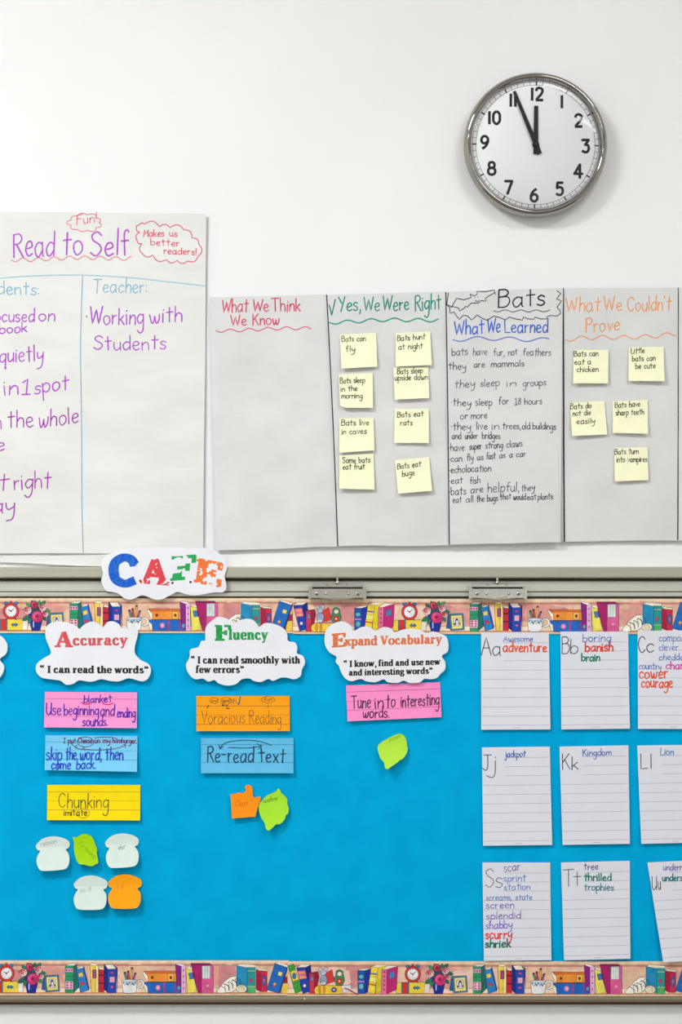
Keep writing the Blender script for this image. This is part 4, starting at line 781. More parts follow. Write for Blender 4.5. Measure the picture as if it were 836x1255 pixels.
def worn(name, c, cut=.0, lo_=-.2):   # laminated letter print with scuffed patches where the colour has come away
    m = mat(name, c, .5, spec=.3)
    nt = m.node_tree; N = nt.nodes; b = N['Principled BSDF']
    tc = N.new('ShaderNodeTexCoord'); n = N.new('ShaderNodeTexNoise'); n.inputs['Scale'].default_value = 95; n.inputs['Detail'].default_value = 2
    sep = N.new('ShaderNodeSeparateXYZ'); mr = N.new('ShaderNodeMapRange'); ad = N.new('ShaderNodeMath'); ad.operation = 'ADD'
    st = N.new('ShaderNodeMath'); st.operation = 'GREATER_THAN'; st.inputs[1].default_value = .5
    nt.links.new(tc.outputs['Object'], n.inputs['Vector']); nt.links.new(tc.outputs['Object'], sep.inputs[0])
    mr.inputs['From Min'].default_value = -.030; mr.inputs['From Max'].default_value = -.075; mr.inputs['To Min'].default_value = lo_; mr.inputs['To Max'].default_value = cut
    nt.links.new(sep.outputs[2], mr.inputs[0]); nt.links.new(n.outputs['Fac'], ad.inputs[0]); nt.links.new(mr.outputs[0], ad.inputs[1]); nt.links.new(ad.outputs[0], st.inputs[0])
    mx = N.new('ShaderNodeMix'); mx.data_type = 'RGBA'; mx.inputs[6].default_value = rgb(c); mx.inputs[7].default_value = rgb((236, 236, 242))
    nt.links.new(st.outputs[0], mx.inputs[0]); nt.links.new(mx.outputs[2], b.inputs['Base Color']); return m
def big(s, chr_, x0, y0, x1, y1, xh, m, tk=.19, tn=.09, skew=0):
    I = Ink(); serif(I, chr_, x0, y0, x1, y1, xh, tk, tn)
    if skew: I.v = [(x + (y0 - y) * skew, y) for x, y in I.v]
    s.ink(I, m, 'printed_letter')
big(cafe, 'C', 133, 716, 173, 717, 24, ink(CB), .21, .17); big(cafe, 'A', 172, 714, 208, 717, 21.5, worn('worn_red', CRD, -.07), .21, .11)
big(cafe, 'F', 207.5, 711.5, 240, 709, 20.5, worn('worn_green', CG, -.10, -.2), .2, .10, .06); big(cafe, 'E', 236, 713, 273, 720, 20.5, worn('worn_orange', CO, -.06, -.11), .2, .10, .14)
for (x, y) in ((172, 711.8), (211.5, 714.4), (233.6, 713.4)): I = Ink(); I.poly([(x - 1.3, y - 1.3), (x + 1.3, y - 1.3), (x + 1.3, y + 1.3), (x - 1.3, y + 1.3)]); cafe.ink(I, ink((20, 20, 20)), 'printed_dot')
SB = (24, 24, 26)
def serif_line(s, t, x0, y0, x1, y1, xh, c, tk=.19, tn=.085, name='printed_word'):
    I = Ink(); serif(I, t, x0, y0, x1, y1, xh, tk, tn); s.ink(I, ink(c), name)
acc = Sheet('cloud_sign', catmull(C([(88, 90), (105, 60), (140, 42), (200, 38), (260, 50), (300, 68), (320, 88), (350, 60), (400, 38), (450, 52), (480, 76), (510, 42), (550, 36), (590, 55), (608, 80), (660, 84), (716, 82), (716, 140), (700, 200), (700, 255), (740, 300), (790, 325), (810, 370), (790, 425), (750, 445), (690, 430), (650, 425), (590, 445), (520, 440), (470, 430), (400, 448), (320, 438), (280, 462), (230, 468), (190, 440), (120, 430), (60, 418), (25, 375), (30, 325), (80, 285), (125, 255), (110, 200), (90, 150)], 40, 755, 5.573), True, 3),
    .0265, LAM, 'white cloud sign headed Accuracy in red, over the border pictures', 'cloud sign', 'cloud signs heading the columns', grid=4, thick=.0006, wav=.0004, wl=60, lift=.003, seed=51)
AR = (214, 76, 80)
serif_line(acc, 'A', 67, 793, 90, 793, 13.6, AR, .19, .09); serif_line(acc, 'ccuracy', 89, 791, 157, 790.5, 9, AR)
serif_line(acc, '< I can read the words>', 49.5, 824.5, 182, 825, 6.1, SB, .2, .095)
flu = Sheet('cloud_sign', catmull(C([(165, 115), (180, 80), (215, 50), (250, 30), (310, 45), (350, 70), (400, 48), (450, 44), (485, 62), (510, 95), (545, 72), (600, 75), (660, 100), (690, 140), (695, 185), (740, 195), (755, 230), (752, 265), (790, 280), (805, 325), (785, 365), (775, 410), (735, 430), (690, 420), (650, 420), (600, 440), (570, 428), (520, 448), (470, 438), (450, 425), (400, 430), (360, 462), (300, 470), (250, 455), (225, 435), (185, 445), (150, 425), (100, 430), (60, 395), (42, 340), (65, 290), (70, 240), (120, 225), (140, 185), (165, 180)], 220, 750, 5.225), True, 3),
    .0268, LAM, 'white cloud sign headed Fluency in green, over the border pictures', 'cloud sign', 'cloud signs heading the columns', grid=4, thick=.0006, wav=.0004, wl=60, lift=.003, seed=52)
FG = (22, 150, 70)
serif_line(flu, 'F', 262.5, 785, 284, 785, 13.2, FG, .2, .1); serif_line(flu, 'luency', 280, 784, 329, 784, 9, FG)
serif_line(flu, '< I can read smoothly with', 234.5, 813, 368, 813, 6, SB, .2, .095); serif_line(flu, 'few errors>', 240, 824.5, 299, 824.5, 6, SB, .2, .095)
exp_ = Sheet('cloud_sign', catmull(C([(40, 110), (60, 65), (110, 38), (160, 34), (200, 60), (215, 90), (260, 66), (310, 66), (345, 88), (390, 66), (440, 75), (460, 98), (510, 82), (560, 76), (620, 85), (655, 105), (690, 92), (730, 105), (770, 122), (785, 165), (780, 215), (745, 240), (765, 275), (765, 320), (740, 345), (715, 372), (680, 380), (640, 378), (610, 400), (550, 402), (515, 388), (480, 402), (420, 398), (395, 380), (345, 398), (290, 392), (255, 378), (200, 392), (160, 372), (135, 330), (125, 300), (105, 275), (110, 245), (70, 220), (42, 175)], 390, 755, 4.918), True, 3),
    .0266, LAM, 'white cloud sign headed Expand Vocabulary in orange', 'cloud sign', 'cloud signs heading the columns', grid=4, thick=.0006, wav=.0004, wl=60, lift=.0025, seed=53)
EO = (224, 108, 56)
serif_line(exp_, 'E', 406, 793.5, 425, 792, 11.6, EO, .19, .1); serif_line(exp_, 'xpand Vocabulary', 422.5, 791.5, 542, 788.5, 7.8, EO, .185, .09)
serif_line(exp_, '< I know, find and use new', 421.5, 817.5, 540, 814.5, 5.4, SB, .2, .095); serif_line(exp_, 'and interesting words>', 427.5, 828, 530, 825.5, 5.4, SB, .2, .095)
Sheet('cloud_sign', catmull([(-120, 790), (-95, 774), (-60, 770), (-30, 778), (-8, 778), (2, 780), (9, 790), (7.5, 801), (0, 808), (5, 816), (3, 826), (-6, 834), (-30, 832), (-55, 840), (-85, 833), (-110, 834), (-126, 815)], True, 4),
    .0266, LAM, 'partly seen white cloud sign cut off by the photograph edge, before the Accuracy cloud', 'cloud sign', 'cloud signs heading the columns', grid=5, thick=.0006, lift=.002, seed=54)

# ------------------------------------------------------------ ruled coloured cards
def card(ol, col, mname, lab, lines, lc, lift=.006, side=0.0, seed=60, d=.0225):
    s = Sheet('index_card', ol, d, mat(mname, col, .75, var=.02, vscale=40, bump=.03, bscale=80, spec=.2), lab, 'index card', 'coloured ruled cards on the blue board', grid=4, lift=lift, side=side, thick=.0003, seed=seed)
    a, b, c, d_ = ol
    for k, v in enumerate(lines):
        p = (a[0] + (d_[0] - a[0]) * v + .3, a[1] + (d_[1] - a[1]) * v); q = (b[0] + (c[0] - b[0]) * v - .3, b[1] + (c[1] - b[1]) * v)
        I = Ink()
        if k == 1:   # the middle line is printed dashed
            n = 38
            for i in range(n):
                t0, t1 = i / n, (i + .6) / n
                I.ribbon([(p[0] + (q[0] - p[0]) * t0, p[1] + (q[1] - p[1]) * t0), (p[0] + (q[0] - p[0]) * t1, p[1] + (q[1] - p[1]) * t1)], .55, cap=False)
        else: I.ribbon([p, q], .6, cap=False)
        s.ink(I, ink(lc), 'ruled_line')
    return s
k = card([(55, 848), (168, 848.7), (168, 892), (54.5, 891)], (255, 156, 214), 'card_pink', 'pink ruled card under the Accuracy cloud, about beginning and ending sounds', [.19, .45, .69], (190, 84, 140), seed=61)
VI = (86, 24, 160); PK = (226, 24, 100)
k.text('blanket', 103, 861.5, 138, 860.5, 5, VI, 1.4); k.text('Use', 57, 876, 76, 876, 7.6, VI, 1.6); k.text('beginning', 79, 876, 122, 876, 6.6, VI, 1.5); k.text('and', 123.5, 877, 141, 877, 6.8, VI, 1.5); k.text('ending', 144, 878.5, 167, 879, 6, VI, 1.5); k.text('sounds.', 102, 889.6, 133, 888.6, 6, VI, 1.5)
k.line([(99.5, 860.5), (102, 862.4), (106, 863.2), (111, 862.4)], PK, 1.4, layer=2); k.line([(126, 861.6), (130, 863.4), (135, 863.2), (138.5, 861.6)], PK, 1.4, layer=2)
k = card([(55.5, 901), (168.4, 902), (168.4, 945), (55.5, 943)], (122, 206, 244), 'card_blue', 'blue ruled card reading skip the word, then come back', [.19, .42, .68], (60, 130, 170), lift=.009, side=.001, seed=62)
MR = (96, 22, 84); DB = (22, 60, 184)
k.text('I put', 78, 910.5, 93, 911, 3.6, MR, 1.1); k.text('Cheese', 96, 910.6, 113, 910.6, 3.8, MR, 1.1); k.text('on my', 116, 910.6, 135, 910.6, 3.6, MR, 1.1); k.text('hamburger.', 138, 910, 167.5, 911, 3.6, MR, 1.1)
k.line([(104.8 + 10 * math.cos(t * PI / 6), 909.3 + 6 * math.sin(t * PI / 6)) for t in range(12)], MR, .9, closed=True)
k.line([(87, 911), (91, 914.6), (96, 917.4), (108, 918.6), (126, 918.8), (142, 917.2), (154, 913.4)], MR, 1.0, layer=2); k.line([(116, 904.3), (126, 903.4), (137, 903.8), (144, 905.5)], MR, 1.0)
for (x, y) in ((93.6, 914.6), (102.6, 917.3)): k.line([(x + 1.3 * math.cos(t), y + 1.3 * math.sin(t)) for t in (0, 1.2, 2.5, 3.8, 5)], MR, .6, closed=True)
k.line([(151, 912.4), (154.4, 913), (153.8, 916.4)], MR, 1.0, smooth=False)
k.text('skip', 57.5, 931.5, 77, 931, 8, DB, 1.7); k.text('the', 81, 931, 95, 930.5, 7.6, DB, 1.7); k.text('word,', 98.5, 931, 125.5, 930.5, 7.4, DB, 1.7); k.text('then', 130, 931, 152, 931, 7.4, DB, 1.7); k.text('come', 64, 942, 88, 942, 6, DB, 1.6); k.text('back.', 94.5, 942, 119, 941.5, 5.8, DB, 1.6)
k = card([(58, 962), (172, 962), (172, 1005), (58, 1004.6)], (255, 224, 6), 'card_yellow', 'bright yellow ruled card reading Chunking', [.2, .45, .71], (170, 140, 20), lift=.005, seed=63)
k.text('Chunking', 72, 989.5, 134, 990.5, 9, (66, 62, 22), 1.1); k.text('imitate', 79, 999, 107, 999, 4.3, (50, 50, 26), 1.1); k.line([(102.4 + 7.6 * math.cos(t * PI / 6), 996.4 + 5.6 * math.sin(t * PI / 6)) for t in range(12)], (130, 110, 20), .6, closed=True)
k = card([(240.7, 852.8), (355, 852.8), (355.4, 895.7), (241, 895.7)], (255, 164, 24), 'card_orange', 'orange ruled card reading Voracious Reading under the Fluency cloud', [.29, .545, .81], (150, 84, 20), lift=.005, seed=64)
OK_ = (120, 66, 14)
k.text('Voracious', 247.5, 886.5, 301, 886, 7.6, OK_, .8); k.text('Reading', 306, 886, 345.5, 887.5, 7.6, OK_, .8)
DG = (84, 54, 24)
scallop(k, 262.5, 858.6, 4.6, 3.2, 7, DG, .5, .2); scallop(k, 277, 859, 5.6, 3.8, 8, DG, .5, .2); scallop(k, 328.5, 857.6, 7.2, 3.4, 9, DG, .5, .2)
k.text('one', 258.8, 860.6, 266.4, 860.4, 2.4, DG, .5); k.text('good', 272.4, 860.8, 282, 860.4, 2.6, DG, .6); k.text('it', 284.4, 862, 287.4, 862, 3.4, DG, .6); k.text('fun', 324, 859.4, 333, 859, 2.8, DG, .6)
k.line([(290, 857), (289, 861), (292, 862), (294, 859)], (30, 74, 90), .7); k.line([(294.6, 854), (293.6, 859), (292.4, 864)], (20, 80, 120), 1.3); k.line([(272, 864.4), (275, 864.8)], (50, 40, 30), 1.2); k.line([(277, 864.6), (279.4, 865)], (50, 40, 30), 1.2); k.line([(277.6, 867.8), (280.8, 868.4)], (50, 40, 30), 1.3); k.line([(256, 864), (254, 868)], (50, 40, 30), .9); k.line([(328.8, 863), (328, 868)], DG, .5)
k = card([(246.3, 904.5), (359.8, 904.5), (359.8, 947), (246.7, 947)], (98, 190, 232), 'card_mid_blue', 'mid blue ruled card reading Re-read text', [.19, .45, .70], (40, 120, 160), lift=.006, side=.0008, seed=65)
TE = (14, 52, 84)
k.text('Re-', 254.5, 934, 277, 934, 9.8, TE, 1.7); k.text('read', 280, 934, 311.5, 933.5, 9, TE, 1.7); k.text('text', 318, 933, 350, 934.5, 9, TE, 1.7)
k.line([(270, 917), (273, 912.5), (282, 909), (300, 907.2), (318, 908.6), (333, 913.4)], TE, 1.0, layer=2); k.line([(268, 913), (269.6, 918), (273.4, 915)], TE, 1.2, smooth=False); k.line([(280, 916), (296, 916.8), (310, 916), (320, 914.4)], TE, 1.0, layer=2); k.line([(315, 911.5), (321.4, 914.2), (317, 917.6)], TE, 1.0, smooth=False)
k = card([(424, 840), (539.5, 836), (541, 878.6), (426, 883.6)], (255, 146, 206), 'card_hot_pink', 'pink ruled card tilted under the Expand Vocabulary cloud, about interesting words', [.19, .45, .70], (180, 70, 120), lift=.006, seed=66)
MK = (66, 20, 58)
k.text('Tune', 431, 868.5, 455, 867.6, 8.2, MK, 1.4); k.text('in', 460, 868, 470, 867.5, 8, MK, 1.4); k.text('to', 473.6, 867, 484, 866.4, 8, MK, 1.4); k.text('interesting', 491.6, 866.5, 539, 863.5, 7.4, MK, 1.4); k.text('words.', 445, 879.8, 478, 878.8, 6.6, MK, 1.4)

# ------------------------------------------------------------ die-cut sticky notes on the blue board
def bread(cx, cy, rot, col, mname, lab, txt, tx, seed):
    base = [(-18, -13), (-20.5, -9), (-18.5, -4.5), (-15.5, -3), (-18.5, 2), (-20, 8), (-18.4, 15), (-14.5, 19.5), (-5, 20.4), (6, 20.4), (15, 19.4), (19, 15), (20.2, 8), (19, 2), (16, -3), (19.5, -5), (21, -9.6), (18.8, -14), (11, -18), (0, -20), (-11, -18)]
    c_, s_ = math.cos(rot), math.sin(rot)
    ol = catmull([(cx + x * c_ - y * s_, cy + x * s_ + y * c_) for x, y in base], True, 4)
    s = Sheet('bread_note', ol, .0222, mat(mname, col, .7, var=.015, vscale=30, spec=.2), lab, 'sticky note', 'bread shaped sticky notes', grid=3, lift=.004, curl=lambda u, v: .013 * max(0, v - .33), thick=.0006, seed=seed)
    if txt: s.text(txt, *tx, 3.4, (138, 146, 140) if col[0] < 240 else (206, 110, 10), .5)
bread(65, 1045, -.06, (216, 230, 222), 'note_pale', 'pale green bread shaped note before the lime leaf note, under the yellow card', 'reason', (50.5, 1037, 69, 1033.4), 71)
bread(149.8, 1041.4, -.06, (218, 230, 222), 'note_pale', 'pale green bread shaped note after the lime leaf note, under the yellow card', 'what', (145.5, 1041, 153.5, 1040), 72)
bread(111, 1093, .0, (220, 232, 224), 'note_pale', 'pale green bread shaped note touching the orange bread note', 'as if', (98.4, 1093, 112, 1092), 73)
bread(153, 1091.6, .0, (255, 164, 12), 'note_orange', 'orange bread shaped note at the end of the lower pair', 'is a', (143, 1089, 151, 1088), 74)
def leafnote(pts, ox, oy, sc, col, mname, lab, seed, lift=.012, curl=None, d=.0222, cat='sticky note', name='leaf_note', grp='lime leaf shaped sticky notes', closed_smooth=2):
    ol = catmull(C(pts, ox, oy, sc), True, closed_smooth) if closed_smooth > 1 else C(pts, ox, oy, sc)
    return Sheet(name, ol, d, mat(mname, col, .7, var=.02, vscale=30, spec=.2), lab, cat, grp, grid=2.6, lift=lift, curl=curl, thick=.0006, seed=seed)
s = leafnote([(372, 150), (385, 152), (400, 147), (418, 137), (435, 133), (455, 139), (470, 148), (480, 165), (490, 190), (500, 214), (496, 220), (500, 245), (507, 278), (490, 284), (484, 291), (460, 292), (430, 284), (415, 285), (398, 270), (386, 240), (379, 205), (380, 180)], 0, 990, 4.18, (164, 214, 6), 'note_lime', 'dull lime leaf note between two pale bread notes', 81)
s.line([(97, 1034), (102, 1031), (100, 1038), (104, 1036)], (110, 150, 20), .5); s.text('sleep', 105, 1042, 117, 1052, 3.4, (110, 150, 20), .5)
s = leafnote([(470, 700), (500, 672), (545, 652), (557, 640), (562, 632), (575, 645), (580, 660), (605, 680), (616, 705), (612, 715), (622, 740), (620, 772), (606, 782), (600, 805), (570, 832), (553, 830), (530, 852), (505, 866), (490, 846), (487, 825), (468, 800), (452, 755), (455, 722)], 220, 830, 4.644, (168, 226, 50), 'note_bright_lime', 'bright lime leaf note touching the orange hand shaped note', 82, curl=lambda u, v: .004 * max(0, v - .35 + .25 * (u - .5)))
s.text('swallow', 322, 984, 340, 980, 3, (92, 140, 20), .6)
s = leafnote([(320, 420), (335, 398), (380, 372), (435, 348), (465, 362), (478, 390), (479, 418), (484, 424), (475, 455), (455, 480), (438, 488), (425, 500), (400, 515), (372, 532), (358, 522), (355, 500), (338, 482), (325, 450)], 390, 820, 4.4, (178, 228, 66), 'note_light_lime', 'lime leaf note with a bent top, alone under the tilted pink card', 83, lift=.016, curl=lambda u, v: .006 * max(0, v - .3))
s.text('listen', 477, 909, 491, 903.5, 2.6, (120, 170, 20), .5)
s = leafnote([(290, 668), (305, 662), (320, 664), (330, 658), (345, 656), (358, 660), (374, 652), (378, 640), (372, 628), (378, 616), (395, 612), (411, 620), (416, 640), (419, 678), (430, 687), (446, 679), (462, 680), (462, 695), (454, 715), (445, 745), (433, 790), (300, 800), (296, 740)], 220, 830, 4.644, (255, 146, 14), 'note_hand_orange', 'orange hand shaped note with one raised finger, beside the lime leaf', 84, lift=.008, name='hand_note', grp=None, closed_smooth=1)
s.text('Clam', 288.5, 988, 304, 986.6, 3.6, (206, 96, 20), .7)

# ------------------------------------------------------------ ruled alphabet sheets
def alpha(a, b, c, d_, lab, seed, lift=.004, side=0.0):
    s = Sheet('alphabet_sheet', [a, b, c, d_], .0224, CARDW, lab, 'paper sheet', 'ruled alphabet sheets', grid=5, lift=lift, side=side, wav=.0003, wl=70, thick=.0003, seed=seed)
    def at(u, v): return (a[0] + (b[0] - a[0]) * u + (d_[0] - a[0]) * v + (a[0] - b[0] + c[0] - d_[0]) * u * v, a[1] + (b[1] - a[1]) * u + (d_[1] - a[1]) * v + (a[1] - b[1] + c[1] - d_[1]) * u * v)
    for v in (.108, .2, .292, .388, .482, .576, .67, .766, .862, .955):
        I = Ink(); I.ribbon([at(.335 if v < .3 else .01, v), at(.985, v)], .55, cap=False, step=6); s.ink(I, ink((170, 172, 182)), 'ruled_line')
    I = Ink(); I.ribbon([at(.46, .981), at(.56, .981)], .6, cap=False); s.ink(I, ink((176, 178, 188)), 'printed_mark')
    return s
AK = (44, 42, 50); AB = (56, 92, 176); RO = (226, 74, 30); DGN = (0, 122, 84); MGN = (208, 50, 160)
s = alpha((589.7, 775), (672.8, 775), (674.4, 893.6), (589.7, 894), 'ruled white sheet headed Aa with the words awesome and adventure', 91)
s.text('A', 590, 803, 602.5, 803, 11.6, AK, 1.1, jit=.2); s.text('a', 604, 803, 613.6, 803.5, 10, AK, 1.1, jit=.2); s.text('Awesome', 617, 786.5, 653, 786, 4.2, AB, .9); s.text('adventure', 617, 798.6, 671, 798.6, 6, RO, 1.7)
s = alpha((687, 774), (770, 774), (771.7, 892.7), (687.7, 893.6), 'ruled white sheet headed Bb with the words boring, banish and brain', 92)
s.text('B', 689, 801, 698, 801, 10.8, AK, 1.1, jit=.2); s.text('b', 699.5, 801, 708, 801, 9, AK, 1.1, jit=.2); s.text('boring', 714.5, 786.5, 749.5, 786, 5.2, AB, 1.0); s.text('banish', 717.5, 798.5, 752, 798, 5.8, (216, 60, 40), 1.8); s.text('brain', 713, 810, 736, 810, 5.2, DGN, 1.8)
s = alpha((781.6, 773), (866, 772.5), (867, 893), (781.6, 893), 'ruled white sheet headed Cc with seven words in four colours', 93)
s.text('C', 782.4, 799.5, 791, 799.5, 10, AK, 1.2, jit=.2); s.text('c', 793, 799.5, 801, 799.5, 9.5, AK, 1.2, jit=.2); s.text('composer', 808, 785.8, 848, 785.6, 5, AB, .9); s.text('clever', 808, 797.4, 832, 797, 4.8, AB, .9); s.text('cheddar', 808, 809, 844, 809, 4.6, AB, .9)
s.text('country', 783.6, 820, 811, 820.5, 4.6, AB, .9); s.text('change', 816.5, 820, 852, 820, 5.4, MGN, 1.4); s.text('cower', 783.6, 831, 819, 831, 7, RO, 1.7); s.text('courage', 786.5, 842.3, 825, 842.5, 6.6, RO, 1.7)
s = alpha((590.7, 916), (674, 915), (676.6, 1035), (592, 1036), 'ruled white sheet headed Jj with the word jackpot', 94)
s.text('J', 592, 944, 601, 944, 10, AK, 1.1, jit=.2); s.text('j', 600, 943, 607, 943, 10, AK, 1.1, jit=.2); s.text('jackpot', 619, 928, 645, 927.5, 4.4, (30, 80, 170), 1.1)
s = alpha((685.8, 915), (770.4, 913.4), (771.7, 1033.6), (689.3, 1035), 'ruled white sheet headed Kk with the word kingdom', 95)
s.text('K', 689.5, 943, 698.5, 942.5, 10, AK, 1.1, jit=.2); s.text('k', 701, 943.5, 708.5, 942.5, 8, AK, 1.1, jit=.2); s.text('Kingdom', 714.5, 926.5, 750, 925.5, 4.6, (30, 80, 170), 1.0)
s = alpha((781, 913.7), (865, 912.5), (868, 1032), (785.7, 1033.6), 'ruled white sheet headed Ll with the word lion', 96)
s.text('L', 785.5, 942, 793, 941.5, 9.6, AK, 1.1, jit=.2); s.text('l', 797.8, 941.5, 798.4, 941.5, 8.8, AK, 1.1, jit=.2); s.text('Lion', 809.5, 925.5, 826.5, 925, 4.8, (44, 96, 176), 1.0)
s = alpha((591.3, 1057), (674.4, 1057), (675.6, 1176), (593, 1177), 'ruled white sheet headed Ss with a long list of words', 97)
s.text('S', 595, 1087.5, 605.5, 1087, 11.6, AK, .9, jit=.2); s.text('s', 608, 1088, 615.5, 1087.5, 11, AK, .9, jit=.2)
for (t, x0, y0, x1, y1, xh, c, w_) in [('scar', 618, 1068.5, 638.5, 1066, 5.6, (70, 60, 130), .9), ('sprint', 617.5, 1080, 645.5, 1079.5, 4.6, (60, 110, 190), .9), ('station', 618, 1091, 650.5, 1090, 4.6, (70, 110, 190), .9), ('screams, state', 596, 1103.5, 652, 1102.5, 4, (70, 120, 190), .9),
    ('screen', 596, 1113.5, 631, 1112.5, 5, (110, 80, 170), 1.0), ('splendid', 596, 1126.5, 639, 1125.5, 5, (120, 80, 170), 1.0), ('shabby', 595.5, 1138.5, 628.5, 1137, 5.4, (110, 80, 200), 1.1), ('scurry', 595.5, 1150.5, 628, 1149.5, 6, (220, 40, 40), 1.6), ('shriek', 595, 1161, 626.5, 1160, 5.4, (0, 104, 76), 1.8)]: s.text(t, x0, y0, x1, y1, xh, c, w_)
s = alpha((687.7, 1057), (772, 1055), (772, 1174), (691, 1176), 'ruled white sheet headed Tt with the words thrilled and trophies', 98, lift=.005, side=.002)
s.text('T', 690.5, 1086.5, 703, 1086, 10.6, AK, 1.0, jit=.2); s.text('t', 703, 1085, 712, 1085, 9, AK, 1.0, jit=.2); s.text('tree', 716, 1066, 734, 1065.5, 4.6, (70, 60, 140), 1.0); s.text('thrilled', 716, 1079, 750, 1079, 5, (0, 120, 96), 1.6); s.text('trophies', 716, 1091, 753, 1091, 4.8, (20, 110, 120), 1.2)
s = alpha((793.5, 1057), (868, 1053.5), (884, 1173), (811.6, 1177.4), 'tilted ruled white sheet headed Uu, loose at its lower corner', 99, lift=.010, side=-.004)
s.text('U', 799, 1090, 804.5, 1090, 8.6, AK, .9, jit=.2); s.text('u', 806.4, 1090, 809.4, 1090, 9, AK, .9, jit=.2); s.text('underneath', 813, 1066.5, 855, 1066, 4.4, (90, 80, 160), 1.0); s.text('understand', 812, 1079.5, 856, 1079, 4.6, (0, 110, 110), 1.4)

# ------------------------------------------------------------ wall clock
cc = W(654.4, 181, 0)
clock = empty('wall_clock', cc, 'round chrome wall clock with black numerals, showing four minutes to twelve', 'clock')
clock.rotation_euler = (math.radians(1.2), 0, 0)
PX = S * (D - .04) / D
def lathe(name, prof, m, n=96, smooth=True):
    bm = bmesh.new(); rings = []
    for (r, d) in prof:
        if r == 0: rings.append([bm.verts.new((0, -d, 0))]); continue
        rings.append([bm.verts.new((r * PX * math.cos(2 * PI * i / n), -d, r * PX * math.sin(2 * PI * i / n))) for i in range(n)])
    for A, Bv in zip(rings, rings[1:]):
        for i in range(n):
            j = (i + 1) % n
            if len(Bv) == 1: bm.faces.new([A[i], A[j], Bv[0]])
            elif len(A) == 1: bm.faces.new([A[0], Bv[j], Bv[i]])
            else: bm.faces.new([A[i], A[j], Bv[j], Bv[i]])
    return bmobj(name, bm, m, clock, smooth=smooth)
lathe('case', [(0, .003), (70, .003), (80, .004), (84, .008), (85.5, .016), (85.5, .020)], mat('clock_case_paint', (120, 118, 115), .4, metal=.4))
prof = [(85.2, .012), (87.6, .015), (88.4, .022), (88.2, .030), (87, .0375), (85, .0425), (82.8, .044), (81, .0425), (79.8, .039), (79.2, .034), (78.8, .0293)]
lathe('chrome_rim', catmull(prof, False, 4), CHROME)
face = lathe('clock_face', [(79.2, .0295), (40, .0295), (0, .0295)], FACE, smooth=False)
FX, FY = 654.4, 181.0
def face_ink(I, name, layer=1, m=CBLK, parent=None, off=.0295):
    me = bpy.data.meshes.new(name); me.from_pydata([Vector(((x - FX) * PX, -(off + .00015 * layer + z), -(y - FY) * PX)) for (x, y), z in zip(I.v, I.z)], [], I.f); me.update()
    bm = bmesh.new(); bm.from_mesh(me); bmesh.ops.reverse_faces(bm, faces=[f for f in bm.faces if f.normal.y > 0]); bm.to_mesh(me); bm.free()
    return link(name, me, m, parent or face)
R1, R0 = 77.6, 73.2
GREY = mat('clock_ring_grey', (90, 92, 94), .5)
for r in (R1, R0):
    I = Ink(); I.ribbon([(FX + r * math.cos(2 * PI * i / 120), FY + r * math.sin(2 * PI * i / 120)) for i in range(121)], .5, cap=False, step=20); face_ink(I, 'minute_ring', m=GREY)
for i in range(60):
    a = 2 * PI * i / 60 + math.radians(.8); I = Ink()
    if i % 5: I.ribbon([(FX + R0 * math.sin(a), FY - R0 * math.cos(a)), (FX + R1 * math.sin(a), FY - R1 * math.cos(a))], .55, cap=False)
    else: I.ribbon([(FX + 72.6 * math.sin(a), FY - 72.6 * math.cos(a)), (FX + 77.8 * math.sin(a), FY - 77.8 * math.cos(a))], 1.6, cap=False)
    face_ink(I, 'minute_mark' if i % 5 else 'hour_mark', 2, GREY if i % 5 else CBLK)
DG_ = {'0': (.58, ['C .29,1 .06,.8 .03,.5 .06,.2 .29,0 .52,.2 .55,.5 .52,.8']), '1': (.16, ['l .08,1.02 .08,-.02']), '2': (.6, ['c .04,.74 .1,.93 .3,1 .51,.9 .53,.68 .4,.45 .2,.24 .04,.03', 'l .0,.03 .6,.03']),
 '3': (.58, ['l .04,.97 .53,.97 .27,.6', 'c .26,.6 .48,.55 .55,.3 .46,.06 .26,0 .0,.12']), '4': (.62, ['l .45,-.02 .45,1 .02,.28 .62,.28']), '5': (.56, ['l .5,.97 .12,.97 .08,.55', 'c .08,.55 .3,.62 .5,.5 .53,.22 .4,.03 .22,0 .0,.1']),
 '6': (.6, ['c .5,1 .24,.82 .06,.5 .05,.2 .2,.02 .4,.02 .54,.18 .54,.42 .4,.56 .2,.54 .07,.4']), '7': (.56, ['l .0,.97 .54,.97 .18,-.02']), '8': (.6, ['C .3,1 .1,.9 .1,.64 .3,.54 .5,.64 .5,.9', 'C .3,.54 .05,.42 .05,.12 .3,0 .55,.12 .55,.42']),
 '9': (.6, ['c .1,0 .36,.18 .54,.5 .55,.8 .4,.98 .2,.98 .06,.82 .06,.58 .2,.44 .4,.46 .53,.6'])}
def numeral(t, cx, cy, h):
    h *= 1.13
    tot = sum(DG_[c][0] for c in t) + .2 * (len(t) - 1); x = -tot / 2; I = Ink()
    for c in t:
        for q in DG_[c][1]:
            pts = [tuple(float(z) for z in p.split(',')) for p in q[2:].split()]
            if q[0] == 'c': pts = catmull(pts, False, 5)
            if q[0] == 'C': pts = catmull(pts, True, 5); pts.append(pts[0])
            if q[0] == 'l':
                for a, b in zip(pts, pts[1:]): I.ribbon([(cx + (x + a[0]) * h, cy + h / 2 - a[1] * h), (cx + (x + b[0]) * h, cy + h / 2 - b[1] * h)], 3.3, cap=(len(pts) > 2), step=50)
            else: I.ribbon([(cx + (x + a) * h, cy + h / 2 - b * h) for a, b in pts], 3.2, cap=False, step=50)
        x += DG_[c][0] + .2
    face_ink(I, 'numeral', 2)
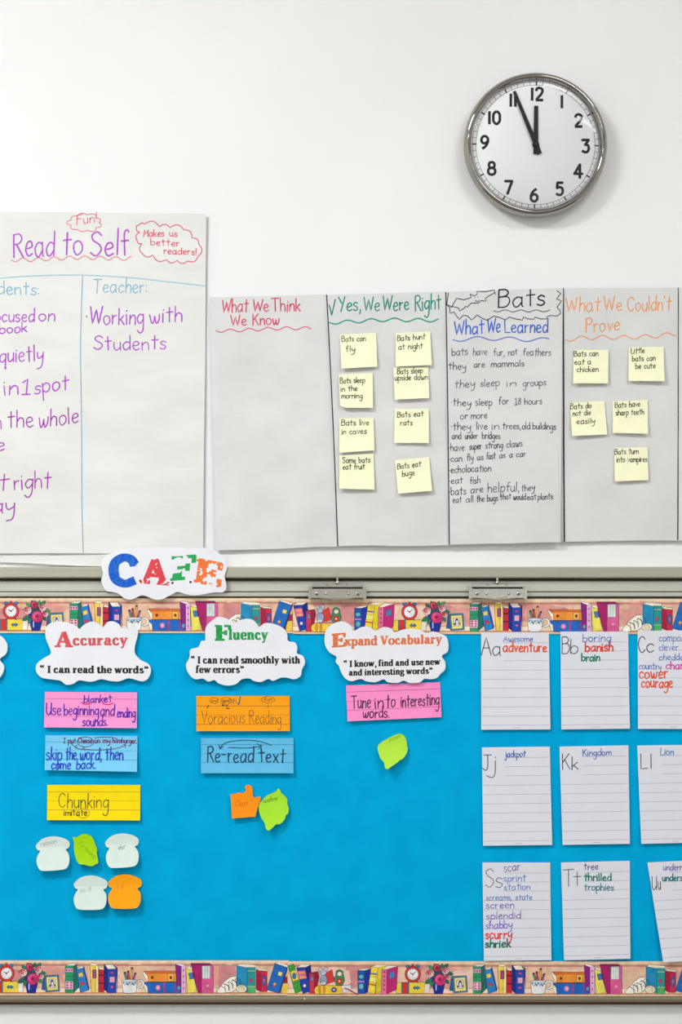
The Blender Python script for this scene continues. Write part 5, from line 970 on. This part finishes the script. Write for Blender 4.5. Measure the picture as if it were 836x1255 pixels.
for t, x, y in [('12', 657, 117), ('1', 687.4, 126.3), ('2', 708, 149.4), ('3', 716.6, 180.3), ('4', 707.6, 211), ('5', 684.8, 232.6), ('6', 653.6, 240.6), ('7', 622.4, 230.7), ('8', 601.3, 207.8), ('9', 592.6, 176), ('10', 604.4, 145.8), ('11', 627.4, 124.4)]:
    numeral(t, FX + (x - 655.1) * 1.0, FY + (y - 179) * 1.0, 13.6)
def hand_mesh(name, p0, p1, w0, w1, d0, d1):
    bm = bmesh.new(); dx, dy = p1[0] - p0[0], p1[1] - p0[1]; L = math.hypot(dx, dy); nx, ny = -dy / L, dx / L
    q = [(p0[0] + nx * w0 / 2, p0[1] + ny * w0 / 2), (p1[0] + nx * w1 / 2, p1[1] + ny * w1 / 2), (p1[0] - nx * w1 / 2, p1[1] - ny * w1 / 2), (p0[0] - nx * w0 / 2, p0[1] - ny * w0 / 2)]
    A = [bm.verts.new((x * PX, -d1, -y * PX)) for x, y in q]; Bv = [bm.verts.new((x * PX, -d0, -y * PX)) for x, y in q]
    bm.faces.new(A); bm.faces.new(Bv[::-1])
    for i in range(4): bm.faces.new([A[i], A[(i + 1) % 4], Bv[(i + 1) % 4], Bv[i]])
    return bmobj(name, bm, CBLK, clock)
hand_mesh('hour_hand', (.3, 11.5), (.5, -47.5), 6.0, 4.8, .0322, .0329)
hand_mesh('minute_hand', (5.0, 11.5), (-26.6, -65), 5.8, 3.8, .0338, .0345)
dome('hand_hub', CX, CY, 0, .0074, .003, CBLK, clock, W(CX, CY, 0) - Vector((0, -.0335, 0)), 20)
bm = bmesh.new(); bmesh.ops.create_cone(bm, cap_ends=True, segments=16, radius1=.003, radius2=.003, depth=.008, matrix=Matrix.Translation((0, -.0315, 0)) @ Matrix.Rotation(PI / 2, 4, 'X'))
bmobj('hand_spindle', bm, CBLK, clock)
gm = bpy.data.materials.new('clock_glass'); gm.use_nodes = True; nt = gm.node_tree; N = nt.nodes; N.clear()
out = N.new('ShaderNodeOutputMaterial'); tr = N.new('ShaderNodeBsdfTransparent'); gl = N.new('ShaderNodeBsdfGlossy'); gl.inputs['Roughness'].default_value = .02; fr = N.new('ShaderNodeFresnel'); fr.inputs[0].default_value = 1.33; mx = N.new('ShaderNodeMixShader')
nt.links.new(fr.outputs[0], mx.inputs[0]); nt.links.new(tr.outputs[0], mx.inputs[1]); nt.links.new(gl.outputs[0], mx.inputs[2]); nt.links.new(mx.outputs[0], out.inputs[0])
lathe('glass_lens', [(79.4, .0385)] + [(79.4 * math.cos(t), .0385 + .0085 * math.sin(t)) for t in [k * PI / 20 for k in range(1, 10)]] + [(0, .047)], gm)
